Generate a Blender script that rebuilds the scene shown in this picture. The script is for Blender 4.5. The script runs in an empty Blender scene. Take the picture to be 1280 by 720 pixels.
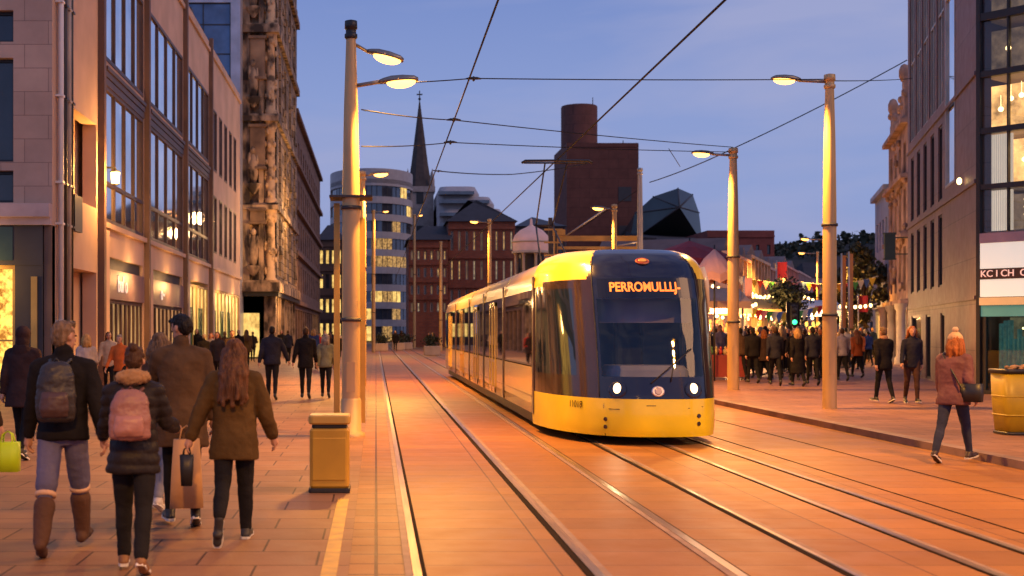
import bpy, math, random
from mathutils import Vector, Matrix, noise
random.seed(7)
sc = bpy.context.scene
col = sc.collection
R = math.radians
# ------------------------------------------------------------------ camera
EYE = 1.75
F = 1600.0            # focal length in pixels of a 1280 px wide frame
VX, HY = 470.0, 415.0 # where the tracks vanish, where the horizon lies
cam_d = bpy.data.cameras.new('camera')
cam = bpy.data.objects.new('camera', cam_d); col.objects.link(cam)
cam.location = (0, 0, EYE); cam.rotation_euler = (R(90), 0, 0)
cam_d.sensor_width = 36; cam_d.lens = 36*F/1280
cam_d.shift_x = (640-VX)/1280; cam_d.shift_y = (HY-360)/1280
cam_d.clip_start = 0.1; cam_d.clip_end = 5000
cam_d.dof.use_dof = True; cam_d.dof.focus_distance = 21; cam_d.dof.aperture_fstop = 2.2
sc.camera = cam
# ------------------------------------------------------------------ exposure, world, sun
sc.view_settings.view_transform = 'Standard'; sc.view_settings.look = 'None'
sc.view_settings.exposure = 0.0; sc.view_settings.gamma = 1; sc.view_settings.use_curve_mapping = False
sc.render.engine = 'CYCLES'
sc.cycles.max_bounces = 6; sc.cycles.diffuse_bounces = 3; sc.cycles.glossy_bounces = 3
sc.cycles.transmission_bounces = 4; sc.cycles.transparent_max_bounces = 10
sc.cycles.use_denoising = True; sc.cycles.sample_clamp_indirect = 4.0
sc.cycles.caustics_reflective = False; sc.cycles.caustics_refractive = False
SUN_EL, SUN_AZ = 16.0, 118.0   # low afterglow coming over the camera's right shoulder
w = bpy.data.worlds.new('World'); sc.world = w; w.use_nodes = True
nt = w.node_tree; nt.nodes.clear()
def N(t, k, **kw):
    n = t.nodes.new(k)
    for a, b in kw.items(): setattr(n, a, b)
    return n
tc = N(nt, 'ShaderNodeTexCoord'); sep = N(nt, 'ShaderNodeSeparateXYZ')
nt.links.new(tc.outputs['Generated'], sep.inputs[0])
ramp = N(nt, 'ShaderNodeValToRGB')
e = ramp.color_ramp.elements
e[0].position = 0.0; e[0].color = (.165, .230, .47, 1)
e[1].position = 1.0; e[1].color = (.07, .12, .34, 1)
for p_, c_ in ((.10, (.225, .29, .54, 1)), (.18, (.205, .275, .54, 1)), (.30, (.125, .195, .47, 1))):
    x_ = e.new(p_); x_.color = c_
nt.links.new(sep.outputs[2], ramp.inputs[0])
mp = N(nt, 'ShaderNodeMapping'); mp.inputs['Scale'].default_value = (1.2, 1.2, 6.0)
nt.links.new(tc.outputs['Generated'], mp.inputs[0])
nz = N(nt, 'ShaderNodeTexNoise'); nz.inputs['Scale'].default_value = 2.2; nz.inputs['Detail'].default_value = 5
nz.inputs['Roughness'].default_value = .5; nz.inputs['Distortion'].default_value = .3
nt.links.new(mp.outputs[0], nz.inputs[0])
cr = N(nt, 'ShaderNodeMapRange'); cr.inputs[1].default_value = .42; cr.inputs[2].default_value = .62
cr.inputs[3].default_value = 0; cr.inputs[4].default_value = .8
nt.links.new(nz.outputs[0], cr.inputs[0])
mx = N(nt, 'ShaderNodeMix', data_type='RGBA'); mx.inputs[7].default_value = (.30, .325, .53, 1)
nt.links.new(cr.outputs[0], mx.inputs[0]); nt.links.new(ramp.outputs[0], mx.inputs[6])
bg1 = N(nt, 'ShaderNodeBackground'); bg1.inputs[1].default_value = 1.16
nt.links.new(mx.outputs[2], bg1.inputs[0])
sky = N(nt, 'ShaderNodeTexSky', sky_type='NISHITA'); sky.sun_disc = False
sky.sun_elevation = R(1.0); sky.sun_rotation = R(SUN_AZ)
bg2 = N(nt, 'ShaderNodeBackground'); bg2.inputs[1].default_value = 0.02
nt.links.new(sky.outputs[0], bg2.inputs[0])
ad = N(nt, 'ShaderNodeAddShader'); wo = N(nt, 'ShaderNodeOutputWorld')
nt.links.new(bg1.outputs[0], ad.inputs[0]); nt.links.new(bg2.outputs[0], ad.inputs[1]); nt.links.new(ad.outputs[0], wo.inputs[0])
sd = bpy.data.lights.new('sun', 'SUN'); sd.energy = .85; sd.angle = R(26); sd.color = (1.0, .52, .25)
so = bpy.data.objects.new('sun', sd); col.objects.link(so)
az = R(SUN_AZ); el = R(34)
dirv = Vector((math.sin(az)*math.cos(el), math.cos(az)*math.cos(el), math.sin(el)))
so.rotation_euler = (-dirv).to_track_quat('-Z', 'Y').to_euler()
LAMP_W = 4.0     # overall level of the street lamps
LAMP_COL = (1.0, .43, .065)

# ------------------------------------------------------------------ materials
MATS = {}
def mat(name, c, rough=.7, metal=0.0, var=.25, vscale=1.2, bump=.0, bscale=40, emit=None, estr=0, spec=.5, detail=4, coat=0, c2=None, stretch=(1,1,1), contrast=(.3,.7), bst=False):
    if name in MATS: return MATS[name]
    m = bpy.data.materials.new(name); m.use_nodes = True; t = m.node_tree
    b = t.nodes['Principled BSDF']
    b.inputs['Roughness'].default_value = rough; b.inputs['Metallic'].default_value = metal
    b.inputs['Specular IOR Level'].default_value = spec
    if coat: b.inputs['Coat Weight'].default_value = coat; b.inputs['Coat Roughness'].default_value = .08
    tcn = N(t, 'ShaderNodeTexCoord'); mpn = N(t, 'ShaderNodeMapping'); mpn.inputs['Scale'].default_value = stretch
    t.links.new(tcn.outputs['Object'], mpn.inputs[0])
    nn = N(t, 'ShaderNodeTexNoise'); nn.inputs['Scale'].default_value = vscale; nn.inputs['Detail'].default_value = detail
    t.links.new(mpn.outputs[0], nn.inputs[0])
    mr = N(t, 'ShaderNodeMapRange'); mr.inputs[1].default_value = contrast[0]; mr.inputs[2].default_value = contrast[1]
    t.links.new(nn.outputs[0], mr.inputs[0])
    mxn = N(t, 'ShaderNodeMix', data_type='RGBA')
    lo = c2 if c2 else tuple(x*(1-var) for x in c)
    mxn.inputs[6].default_value = (*lo, 1); mxn.inputs[7].default_value = (*[min(1, x*(1+var*.5)) for x in c], 1)
    t.links.new(mr.outputs[0], mxn.inputs[0]); t.links.new(mxn.outputs[2], b.inputs['Base Color'])
    if bump:
        n2 = N(t, 'ShaderNodeTexNoise'); n2.inputs['Scale'].default_value = bscale; n2.inputs['Detail'].default_value = 3
        t.links.new(mpn.outputs[0] if bst else tcn.outputs['Object'], n2.inputs[0])
        bp = N(t, 'ShaderNodeBump'); bp.inputs['Strength'].default_value = bump; bp.inputs['Distance'].default_value = .02
        t.links.new(n2.outputs[0], bp.inputs['Height']); t.links.new(bp.outputs[0], b.inputs['Normal'])
    if emit:
        b.inputs['Emission Color'].default_value = (*emit, 1); b.inputs['Emission Strength'].default_value = estr
    MATS[name] = m
    return m

def brick_mat(name, c1, c2, mortar, bw, bh, rough=.75, ms=.012, axis='XZ', var=.5, bump=.3, offset=.5, spec=.4, stain=.25):
    """block or slab work in real size; axis says which object axes the courses follow"""
    if name in MATS: return MATS[name]
    m = bpy.data.materials.new(name); m.use_nodes = True; t = m.node_tree; b = t.nodes['Principled BSDF']
    b.inputs['Specular IOR Level'].default_value = spec
    tcn = N(t, 'ShaderNodeTexCoord'); s = N(t, 'ShaderNodeSeparateXYZ'); cmb = N(t, 'ShaderNodeCombineXYZ')
    t.links.new(tcn.outputs['Object'], s.inputs[0])
    if axis == 'XYZ':      # walls of any direction: horizontal run is x + y
        a = N(t, 'ShaderNodeMath', operation='ADD'); t.links.new(s.outputs[0], a.inputs[0]); t.links.new(s.outputs[1], a.inputs[1])
        t.links.new(a.outputs[0], cmb.inputs[0]); t.links.new(s.outputs[2], cmb.inputs[1])
    else:
        t.links.new(s.outputs['XYZ'.index(axis[0])], cmb.inputs[0]); t.links.new(s.outputs['XYZ'.index(axis[1])], cmb.inputs[1])
    br = N(t, 'ShaderNodeTexBrick'); br.offset = offset; br.inputs['Scale'].default_value = 1
    br.inputs['Color1'].default_value = (*c1, 1); br.inputs['Color2'].default_value = (*c2, 1); br.inputs['Mortar'].default_value = (*mortar, 1)
    br.inputs['Mortar Size'].default_value = ms; br.inputs['Mortar Smooth'].default_value = .15
    br.inputs['Brick Width'].default_value = bw; br.inputs['Row Height'].default_value = bh; br.inputs['Bias'].default_value = 0
    t.links.new(cmb.outputs[0], br.inputs[0])
    nn = N(t, 'ShaderNodeTexNoise'); nn.inputs['Scale'].default_value = .55; nn.inputs['Detail'].default_value = 7; nn.inputs['Roughness'].default_value = .65
    t.links.new(tcn.outputs['Object'], nn.inputs[0])
    mr = N(t, 'ShaderNodeMapRange'); mr.inputs[1].default_value = .3; mr.inputs[2].default_value = .7; mr.inputs[3].default_value = 1-stain; mr.inputs[4].default_value = 1+stain*.6
    t.links.new(nn.outputs[0], mr.inputs[0])
    mu = N(t, 'ShaderNodeVectorMath', operation='MULTIPLY'); t.links.new(br.outputs[0], mu.inputs[0]); t.links.new(mr.outputs[0], mu.inputs[1])
    t.links.new(mu.outputs[0], b.inputs['Base Color'])
    n3 = N(t, 'ShaderNodeTexNoise'); n3.inputs['Scale'].default_value = 3.0; n3.inputs['Detail'].default_value = 5
    t.links.new(tcn.outputs['Object'], n3.inputs[0])
    m3 = N(t, 'ShaderNodeMapRange'); m3.inputs[1].default_value = .3; m3.inputs[2].default_value = .7; m3.inputs[3].default_value = rough-.05; m3.inputs[4].default_value = rough+.07
    t.links.new(n3.outputs[0], m3.inputs[0]); t.links.new(m3.outputs[0], b.inputs['Roughness'])
    inv = N(t, 'ShaderNodeMath', operation='SUBTRACT'); inv.inputs[0].default_value = 1; t.links.new(br.outputs['Fac'], inv.inputs[1])
    n4 = N(t, 'ShaderNodeTexNoise'); n4.inputs['Scale'].default_value = 25; t.links.new(tcn.outputs['Object'], n4.inputs[0])
    a4 = N(t, 'ShaderNodeMath', operation='MULTIPLY_ADD'); a4.inputs[1].default_value = .35; t.links.new(n4.outputs[0], a4.inputs[0]); t.links.new(inv.outputs[0], a4.inputs[2])
    bp = N(t, 'ShaderNodeBump'); bp.inputs['Strength'].default_value = bump; bp.inputs['Distance'].default_value = .012
    t.links.new(a4.outputs[0], bp.inputs['Height']); t.links.new(bp.outputs[0], b.inputs['Normal'])
    MATS[name] = m
    return m

def glow_mat(name, c, strength, c2=None, cell=1.0, stretch=(1,1,1), contrast=(.35,.65), sampling='NONE', base=.1):
    """a lit interior: an emitting surface broken up by darker shelves, people and goods"""
    if name in MATS: return MATS[name]
    m = bpy.data.materials.new(name); m.use_nodes = True; t = m.node_tree; b = t.nodes['Principled BSDF']
    b.inputs['Base Color'].default_value = (*[x*base for x in c], 1); b.inputs['Roughness'].default_value = .5
    tcn = N(t, 'ShaderNodeTexCoord'); mpn = N(t, 'ShaderNodeMapping'); mpn.inputs['Scale'].default_value = stretch
    t.links.new(tcn.outputs['Object'], mpn.inputs[0])
    vo = N(t, 'ShaderNodeTexNoise'); vo.inputs['Scale'].default_value = cell; vo.inputs['Detail'].default_value = 6; vo.inputs['Roughness'].default_value = .7
    t.links.new(mpn.outputs[0], vo.inputs[0])
    mr = N(t, 'ShaderNodeMapRange'); mr.inputs[1].default_value = contrast[0]; mr.inputs[2].default_value = contrast[1]
    t.links.new(vo.outputs[0], mr.inputs[0])
    mxn = N(t, 'ShaderNodeMix', data_type='RGBA'); c2 = c2 or tuple(x*.12 for x in c)
    mxn.inputs[6].default_value = (*c2, 1); mxn.inputs[7].default_value = (*c, 1)
    t.links.new(mr.outputs[0], mxn.inputs[0]); t.links.new(mxn.outputs[2], b.inputs['Emission Color'])
    b.inputs['Emission Strength'].default_value = strength
    m.cycles.emission_sampling = sampling
    MATS[name] = m
    return m

def clear_glass(name, tint, refl=.5, rough=.02, tr=.85):
    """thin window glass: lets the room behind show, mirrors the street at a slant"""
    if name in MATS: return MATS[name]
    m = bpy.data.materials.new(name); m.use_nodes = True; t = m.node_tree; t.nodes.clear()
    o = N(t, 'ShaderNodeOutputMaterial'); trn = N(t, 'ShaderNodeBsdfTransparent'); trn.inputs[0].default_value = (*[x*tr for x in tint], 1)
    g = N(t, 'ShaderNodeBsdfGlossy'); g.inputs['Roughness'].default_value = rough; g.inputs[0].default_value = (.9, .9, .9, 1)
    fr = N(t, 'ShaderNodeFresnel'); fr.inputs[0].default_value = 1.3+refl
    mi = N(t, 'ShaderNodeMixShader'); t.links.new(fr.outputs[0], mi.inputs[0]); t.links.new(trn.outputs[0], mi.inputs[1]); t.links.new(g.outputs[0], mi.inputs[2])
    t.links.new(mi.outputs[0], o.inputs[0]); MATS[name] = m
    return m

# ------------------------------------------------------------------ mesh helpers
class MB:
    def __init__(s): s.v = []; s.f = []; s.m = []; s.sm = []
    def face(s, pts, m=0, smooth=False):
        i = len(s.v); s.v += [tuple(p) for p in pts]; s.f.append(tuple(range(i, i+len(pts)))); s.m.append(m); s.sm.append(smooth)
    def add(s, vs, fs, m=0, smooth=False):
        i = len(s.v); s.v += [tuple(p) for p in vs]
        for f in fs: s.f.append(tuple(i+k for k in f)); s.m.append(m); s.sm.append(smooth)
    def box(s, x0, x1, y0, y1, z0, z1, m=0):
        s.add([(x0,y0,z0),(x1,y0,z0),(x1,y1,z0),(x0,y1,z0),(x0,y0,z1),(x1,y0,z1),(x1,y1,z1),(x0,y1,z1)],
              [(0,3,2,1),(4,5,6,7),(0,1,5,4),(1,2,6,5),(2,3,7,6),(3,0,4,7)], m)
    def obox(s, O, d, n, s0, s1, t0, t1, z0, z1, m=0):
        P = lambda a, b, z: (O[0]+d[0]*a+n[0]*b, O[1]+d[1]*a+n[1]*b, z)
        s.add([P(s0,t0,z0),P(s1,t0,z0),P(s1,t1,z0),P(s0,t1,z0),P(s0,t0,z1),P(s1,t0,z1),P(s1,t1,z1),P(s0,t1,z1)],
              [(0,3,2,1),(4,5,6,7),(0,1,5,4),(1,2,6,5),(2,3,7,6),(3,0,4,7)], m)
    def bbox(s, x0, x1, y0, y1, z0, z1, r=.03, m=0, seg=3):
        """box with rounded vertical edges and a small top bevel"""
        pts = []
        for cx, cy, a0 in ((x1-r, y1-r, 0), (x0+r, y1-r, 90), (x0+r, y0+r, 180), (x1-r, y0+r, 270)):
            for k in range(seg+1):
                a = R(a0+90*k/seg); pts.append((cx+r*math.cos(a), cy+r*math.sin(a)))
        n = len(pts); cx, cy = (x0+x1)/2, (y0+y1)/2
        def ins(p, q): 
            dx, dy = cx-p[0], cy-p[1]; L = math.hypot(dx, dy); return (p[0]+dx/L*q, p[1]+dy/L*q)
        b = min(r, (z1-z0)*.3)*.6
        rings = [[(*ins(p, b), z0) for p in pts], [(*p, z0+b) for p in pts], [(*p, z1-b) for p in pts], [(*ins(p, b), z1) for p in pts]]
        vs = sum(rings, []); fs = []
        for k in range(3):
            for i in range(n): fs.append((k*n+i, k*n+(i+1)%n, (k+1)*n+(i+1)%n, (k+1)*n+i))
        fs.append(tuple(range(n-1, -1, -1))); fs.append(tuple(3*n+i for i in range(n)))
        s.add(vs, fs, m)
    def tube(s, pts, rad, n=8, m=0, smooth=True, cap=True):
        pts = [Vector(p) for p in pts]
        if not hasattr(rad, '__len__'): rad = [rad]*len(pts)
        rings = []; up0 = None
        for i, p in enumerate(pts):
            d = (pts[min(i+1, len(pts)-1)] - pts[max(i-1, 0)])
            if d.length < 1e-9: d = Vector((0,0,1))
            d.normalize()
            if up0 is None: up0 = Vector((0,0,1)) if abs(d.z) < .9 else Vector((1,0,0))
            a = d.cross(up0)
            if a.length < 1e-4: a = d.cross(Vector((0,1,0)))
            a.normalize(); b = d.cross(a).normalized()
            rings.append([p+a*math.cos(2*math.pi*k/n)*rad[i]+b*math.sin(2*math.pi*k/n)*rad[i] for k in range(n)])
        vs = sum(rings, []); fs = []
        for i in range(len(pts)-1):
            for k in range(n): fs.append((i*n+k, i*n+(k+1)%n, (i+1)*n+(k+1)%n, (i+1)*n+k))
        if cap: fs.append(tuple(range(n-1, -1, -1))); fs.append(tuple((len(pts)-1)*n+k for k in range(n)))
        s.add(vs, fs, m, smooth)
    def lathe(s, c, prof, n=16, m=0, smooth=True, a0=0, a1=360):
        """prof: list of (radius, z)"""
        full = abs(a1-a0) >= 359.9; k_ = n if full else n+1
        vs = []
        for r, z in prof:
            for k in range(k_):
                a = R(a0+(a1-a0)*k/n); vs.append((c[0]+r*math.cos(a), c[1]+r*math.sin(a), c[2]+z))
        fs = []
        for i in range(len(prof)-1):
            for k in range(n if full else n):
                k2 = (k+1) % k_ if full else k+1
                fs.append((i*k_+k, i*k_+k2, (i+1)*k_+k2, (i+1)*k_+k))
        s.add(vs, fs, m, smooth)
    def ell(s, c, rx, ry, rz, n=10, m=0, rot=None, smooth=True):
        vs = []; fs = []; h = n//2+1
        for i in range(h+1):
            ph = math.pi*i/h
            for k in range(n):
                a = 2*math.pi*k/n; p = Vector((rx*math.sin(ph)*math.cos(a), ry*math.sin(ph)*math.sin(a), rz*math.cos(ph)))
                if rot is not None: p = rot @ p
                vs.append(p+Vector(c))
        for i in range(h):
            for k in range(n): fs.append((i*n+k, (i+1)*n+k, (i+1)*n+(k+1)%n, i*n+(k+1)%n))
        s.add(vs, fs, m, smooth)
    def mesh(s, name, mats):
        me = bpy.data.meshes.new(name); me.from_pydata(s.v, [], s.f)
        for x in (mats if isinstance(mats, (list, tuple)) else [mats]): me.materials.append(x)
        me.polygons.foreach_set('material_index', s.m); me.polygons.foreach_set('use_smooth', s.sm)
        me.validate(); me.update(); return me
    def build(s, name, mats, parent=None, loc=None, origin=None):
        if origin is not None: s.v = [(a-origin[0], b-origin[1], c-origin[2]) for a, b, c in s.v]; loc = origin
        o = bpy.data.objects.new(name, s.mesh(name, mats)); col.objects.link(o)
        if parent: o.parent = parent
        if loc is not None: o.location = loc
        return o
def tag(o, label=None, cat=None, group=None, kind=None):
    if label: o['label'] = label
    if cat: o['category'] = cat
    if group: o['group'] = group
    if kind: o['kind'] = kind
    return o
def thing(name, label, cat, loc=(0,0,0), rz=0, group=None):
    o = bpy.data.objects.new(name, None); col.objects.link(o); o.location = loc; o.rotation_euler = (0,0,rz)
    o.empty_display_size = .2
    return tag(o, label, cat, group)
def copy_tree(o, parent=None):
    c = o.copy(); col.objects.link(c); c.parent = parent
    for ch in list(o.children): copy_tree(ch, c)
    return c
def at(px, Y): return (px-VX)/F*Y           # world x of a pixel column at depth Y
def ht(py, Y): return (HY-py)/F*Y+EYE       # world height of a pixel row at depth Y

def facade(mb, O, d, n, W, z0, z1, holes, depth=.3, m=0, m_rev=None, back=None, s0=0):
    """one wall with real openings; holes = (s0,s1,z0,z1)"""
    ss = sorted(set([s0, W]+[h[0] for h in holes]+[h[1] for h in holes])); zs = sorted(set([z0, z1]+[h[2] for h in holes]+[h[3] for h in holes]))
    P = lambda a, b, z: (O[0]+d[0]*a+n[0]*b, O[1]+d[1]*a+n[1]*b, z)
    for i in range(len(ss)-1):
        for j in range(len(zs)-1):
            a, b, c, e_ = ss[i], ss[i+1], zs[j], zs[j+1]; ms, mz = (a+b)/2, (c+e_)/2
            if any(h[0] < ms < h[1] and h[2] < mz < h[3] for h in holes): continue
            mb.face([P(a,0,c), P(b,0,c), P(b,0,e_), P(a,0,e_)], m)
    mr_ = m if m_rev is None else m_rev
    for h in holes:
        a, b, c, e_ = h[:4]; D = -depth
        mb.face([P(a,0,c), P(a,D,c), P(a,D,e_), P(a,0,e_)], mr_); mb.face([P(b,0,c), P(b,0,e_), P(b,D,e_), P(b,D,c)], mr_)
        mb.face([P(a,0,c), P(b,0,c), P(b,D,c), P(a,D,c)], mr_); mb.face([P(a,0,e_), P(a,D,e_), P(b,D,e_), P(b,0,e_)], mr_)
    if back:   # solid body behind
        for a in (s0, W): mb.face([P(a,0,z0), P(a,-depth,z0), P(a,-depth,z1), P(a,0,z1)], m)
        mb.face([P(s0,0,z1), P(W,0,z1), P(W,-depth,z1), P(s0,-depth,z1)], m)
        mb.obox(O, d, n, s0, W, -back, -depth-.01, z0, z1-.004, m)

def window(parent, O, d, n, a, b, c, e_, dep, nv, nh, fm, pm, fw=.07, name='window', ft=.08, pane_m=None, plab=None):
    f = MB(); P = lambda s_, t_, z: (O[0]+d[0]*s_+n[0]*t_, O[1]+d[1]*s_+n[1]*t_, z)
    t0, t1 = -dep, -dep+ft
    f.obox(O,d,n,a,a+fw,t0,t1,c,e_); f.obox(O,d,n,b-fw,b,t0,t1,c,e_)
    f.obox(O,d,n,a+fw,b-fw,t0,t1,c,c+fw); f.obox(O,d,n,a+fw,b-fw,t0,t1,e_-fw,e_)
    for k in range(1, nv): x = a+(b-a)*k/nv; f.obox(O,d,n,x-fw/2,x+fw/2,t0,t1-.004,c+fw,e_-fw)
    for z in (nh if isinstance(nh, (list, tuple)) else [c+(e_-c)*k/nh for k in range(1, nh)]):
        f.obox(O,d,n,a+fw,b-fw,t0,t1-.009,z-fw/2,z+fw/2)
    o = f.build(name, fm, parent)
    g = MB(); g.face([P(a+.02,t0+.02,c+.02), P(b-.02,t0+.02,c+.02), P(b-.02,t0+.02,e_-.02), P(a+.02,t0+.02,e_-.02)])
    g.build('pane', pm, o)
    return o

# shared materials
M_glass_sky = mat('window glass', (.10,.12,.15), .06, .55, var=.3, vscale=.8, spec=1.0)
M_glass_dark = mat('dark window glass', (.03,.035,.045), .08, .15, var=.3, spec=.8)
M_brown = mat('brown metal', (.085,.052,.042), .5, .3, bump=.1)
M_black = mat('black paint', (.018,.018,.02), .45, var=.3)
M_dark = mat('dark cladding', (.035,.035,.04), .6, bump=.1)
M_galv = mat('galvanised steel', (.46,.42,.36), .42, .65, var=.22, vscale=2.5, bump=.05, stretch=(1,1,.4))
M_white = mat('white paint', (.72,.70,.68), .5, var=.12)
M_cream = mat('cream stone', (.50,.42,.32), .8, bump=.2)
M_wire = mat('wire', (.02,.02,.024), .7, spec=.15)
M_lamp = mat('lamp lens', (1,.8,.5), .3, emit=(1.0,.42,.07), estr=7.5)
M_lamp_far = mat('far lamp lens', (1,.8,.5), .3, emit=(1.0,.34,.06), estr=7)
M_lampbody = mat('lamp housing', (.30,.27,.23), .4, .6)
M_lamp.cycles.emission_sampling = 'NONE'; M_lamp_far.cycles.emission_sampling = 'NONE'
W_warm = glow_mat('warm lit room', (1.0,.55,.17), .85, cell=2.6, contrast=(.38,.66))
W_yel = glow_mat('yellow lit shop', (1.0,.66,.18), 1.3, c2=(.32,.15,.03), cell=1.5, stretch=(1,1,.7), contrast=(.32,.6))
W_dim = glow_mat('dim lit room', (.55,.30,.12), .5, cell=1.0)
W_white = glow_mat('pale lit room', (1.0,.70,.38), .6, cell=2.6)
# ================================================================== GROUND
def sheet(name, m, x0, x1, y0, y1, z, kind='structure', nx=1, ny=1):
    b = MB()
    for i in range(nx):
        for j in range(ny):
            b.face([(x0+(x1-x0)*i/nx, y0+(y1-y0)*j/ny, z), (x0+(x1-x0)*(i+1)/nx, y0+(y1-y0)*j/ny, z), (x0+(x1-x0)*(i+1)/nx, y0+(y1-y0)*(j+1)/ny, z), (x0+(x1-x0)*i/nx, y0+(y1-y0)*(j+1)/ny, z)])
    return tag(b.build(name, m), kind=kind)
M_asph = mat('asphalt', (.06,.055,.05), .8, bump=.2)
M_pave = brick_mat('pavement slabs', (.32,.165,.085), (.24,.123,.068), (.08,.04,.025), .9, .6, .55, .010, 'XY', bump=.4, stain=.20, spec=.2)
M_pave_r = brick_mat('pavement slabs across the tracks', (.31,.16,.10), (.23,.12,.08), (.10,.05,.04), .8, .5, .55, .010, 'XY', bump=.4, stain=.20, spec=.2)
M_bed = brick_mat('track bed slabs', (.37,.162,.042), (.29,.125,.036), (.12,.055,.02), 1.34, .60, .46, .008, 'XY', bump=.35, stain=.20, spec=.16, offset=0)
M_sett = brick_mat('edge setts', (.37,.17,.055), (.28,.13,.045), (.10,.05,.03), .46, .42, .48, .014, 'XY', spec=.16, bump=.4, stain=.2, offset=0)
sheet('ground', M_asph, -900, 900, -60, 1500, -.05)
sheet('pavement', M_pave, -45, -.20, -15, 175, 0, ny=8)
sheet('track_bed', M_bed, .26, 8.2, -15, 200, 0, ny=8)
sheet('track_edging', M_sett, -.199, .259, -15, 200, 0, ny=8)
kb = MB(); kb.box(8.2, 8.42, -15, 200, -.05, .11)
tag(kb.build('kerb', mat('kerb stone', (.26,.16,.12), .6, var=.4, vscale=2, bump=.3)), kind='structure')
sheet('pavement', M_pave_r, 8.42, 90, -15, 260, .106, ny=8)
sheet('plaza', M_pave, -45, 60, 175.0, 300, -.02)
# yellow line along the left edge
yb = MB(); yb.box(-.40, -.285, -15, 13.4, 0, .005)
tag(yb.build('painted_line', mat('yellow paint', (.58,.33,.04), .5, var=.35, vscale=6, c2=(.38,.22,.06))), kind='structure')
# rails: a bright running head and a dark strip for the shaded flange groove each
M_rail = mat('rail steel', (.50,.34,.20), .30, .8, var=.35, vscale=3, stretch=(8,.3,1))
M_groove = mat('groove shade and joint', (.028,.017,.011), .9, spec=.05)
M_railconc = mat('rail surround', (.30,.18,.12), .6, var=.3, vscale=4)
for X, wd, g, side in ((.30,.062,.035,1), (1.60,.07,.055,-1), (2.62,.075,.022,1), (3.44,.04,.05,-1), (4.46,.062,.022,-1), (5.14,.05,.028,-1)):
    r = MB(); r.box(X-wd/2, X+wd/2, -15, 190, -.02, .011); tag(r.build('rail', M_rail), kind='structure')
    r = MB(); gx = X+side*(wd/2+g/2); r.box(gx-g/2+.001, gx+g/2-.001, -15, 190, -.02, .006)
    a = r.build('groove_shade', M_groove); tag(a, kind='structure')
    r = MB(); sx = X-side*(wd/2+.03); r.box(sx-.029, sx+.029, -15, 190, -.02, .008); tag(r.build('rail_surround', M_railconc), kind='structure')
for X in (5.62, 6.75):
    r = MB(); r.box(X-.011, X+.011, -15, 190, -.02, .005); tag(r.build('drainage_joint', M_groove), kind='structure')
# hill behind the right-hand street
def hill(name, x0, x1, Y, top, m, depth=260, seed=0):
    b = MB(); nx = 60; ny = 8; vs = []
    for j in range(ny+1):
        for i in range(nx+1):
            u = i/nx; v = j/ny; x = x0+(x1-x0)*u; y = Y+depth*v
            e_ = math.sin(math.pi*min(1, max(0, u)))**.6
            z = top*e_*math.sin(min(1, v*1.6)*math.pi/2)*(1+.14*noise.noise((x*.02+seed, y*.02, 0))+.05*noise.noise((x*.12, y*.1, seed)))
            vs.append((x, y, z-.2))
    fs = [(j*(nx+1)+i, j*(nx+1)+i+1, (j+1)*(nx+1)+i+1, (j+1)*(nx+1)+i) for j in range(ny) for i in range(nx)]
    b.add(vs, fs, 0, True); return tag(b.build(name, m), kind='structure')
hill('hill', 120, 420, 520, 50, mat('dark hillside', (.030,.030,.024), .95, var=.6, vscale=.05))
# woods along the hill's crest: one mass
wb = MB()
for k in range(900):
    u = random.random(); x = 150+230*u; y = 560+random.random()*160
    z = 50*math.sin(math.pi*(x-120)/300)**.6*math.sin(min(1, (y-520)/260*1.6)*math.pi/2)*(1+.14*noise.noise((x*.02, y*.02, 0)))
    h = random.uniform(4, 8); r_ = random.uniform(2, 4)
    for q in range(6):
        a = random.random()*6.28; c = Vector((x+math.cos(a)*r_*.5, y+math.sin(a)*r_*.5, z-1+h*random.uniform(.3, .9)))
        n1 = Vector((random.uniform(-1,1), random.uniform(-1,1), random.uniform(-1,1))).normalized(); t1 = n1.orthogonal().normalized(); t2 = n1.cross(t1)
        s_ = r_*random.uniform(.3,.55); wb.face([c+t1*s_, c+t2*s_, c-t1*s_, c-t2*s_])
tag(wb.build('woodland', mat('far woodland', (.035,.040,.022), .9, var=.5, vscale=.1)), kind='stuff')

# ================================================================== LEFT: pink stone building with big windows
M_pink = brick_mat('pink sandstone blocks', (.54,.38,.29), (.46,.32,.25), (.26,.175,.14), 1.25, .62, .8, .010, 'XYZ', bump=.25, stain=.18)
M_pinkplain = mat('pink stone', (.54,.385,.29), .8, var=.2, vscale=.6, bump=.15)
M_finmat = mat('brown pilaster', (.16,.10,.07), .6, .2, var=.3, vscale=.8, bump=.1)
M_sign = mat('mauve fascia', (.20,.125,.125), .5, var=.15)
FX = -8.5; dA = (0, 1); nA = (1, 0); OA = (FX, 0)
bA = thing('department_store', 'pink stone building with tall sky-reflecting windows and brown pilasters, nearest on the left', 'building', (FX, 33.6, 0))
bA_off = Vector((FX, 33.6, 0))
def child(mb, name, m, parent, label=None):
    """parts are authored in world space and re-based on the thing"""
    o_ = mb.build(name, m, parent)
    o_.matrix_parent_inverse = Matrix.Translation(-Vector(parent.location)) if parent.parent is None else Matrix.Identity(4)
    if label: o_['label'] = label
    return o_
def rebase(root):
    inv = Matrix.Translation(-Vector(root.location))
    for c in root.children: c.matrix_parent_inverse = inv.copy()
bays = [(39.4, 47.2), (47.2, 56.7), (56.7, 65.4), (65.4, 80.0)]
holes = []; wins = []
holes += [(35.9, 38.9, 5.5, 8.05), (35.9, 38.9, .02, 3.55)]     # blank recesses of the end pier
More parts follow.
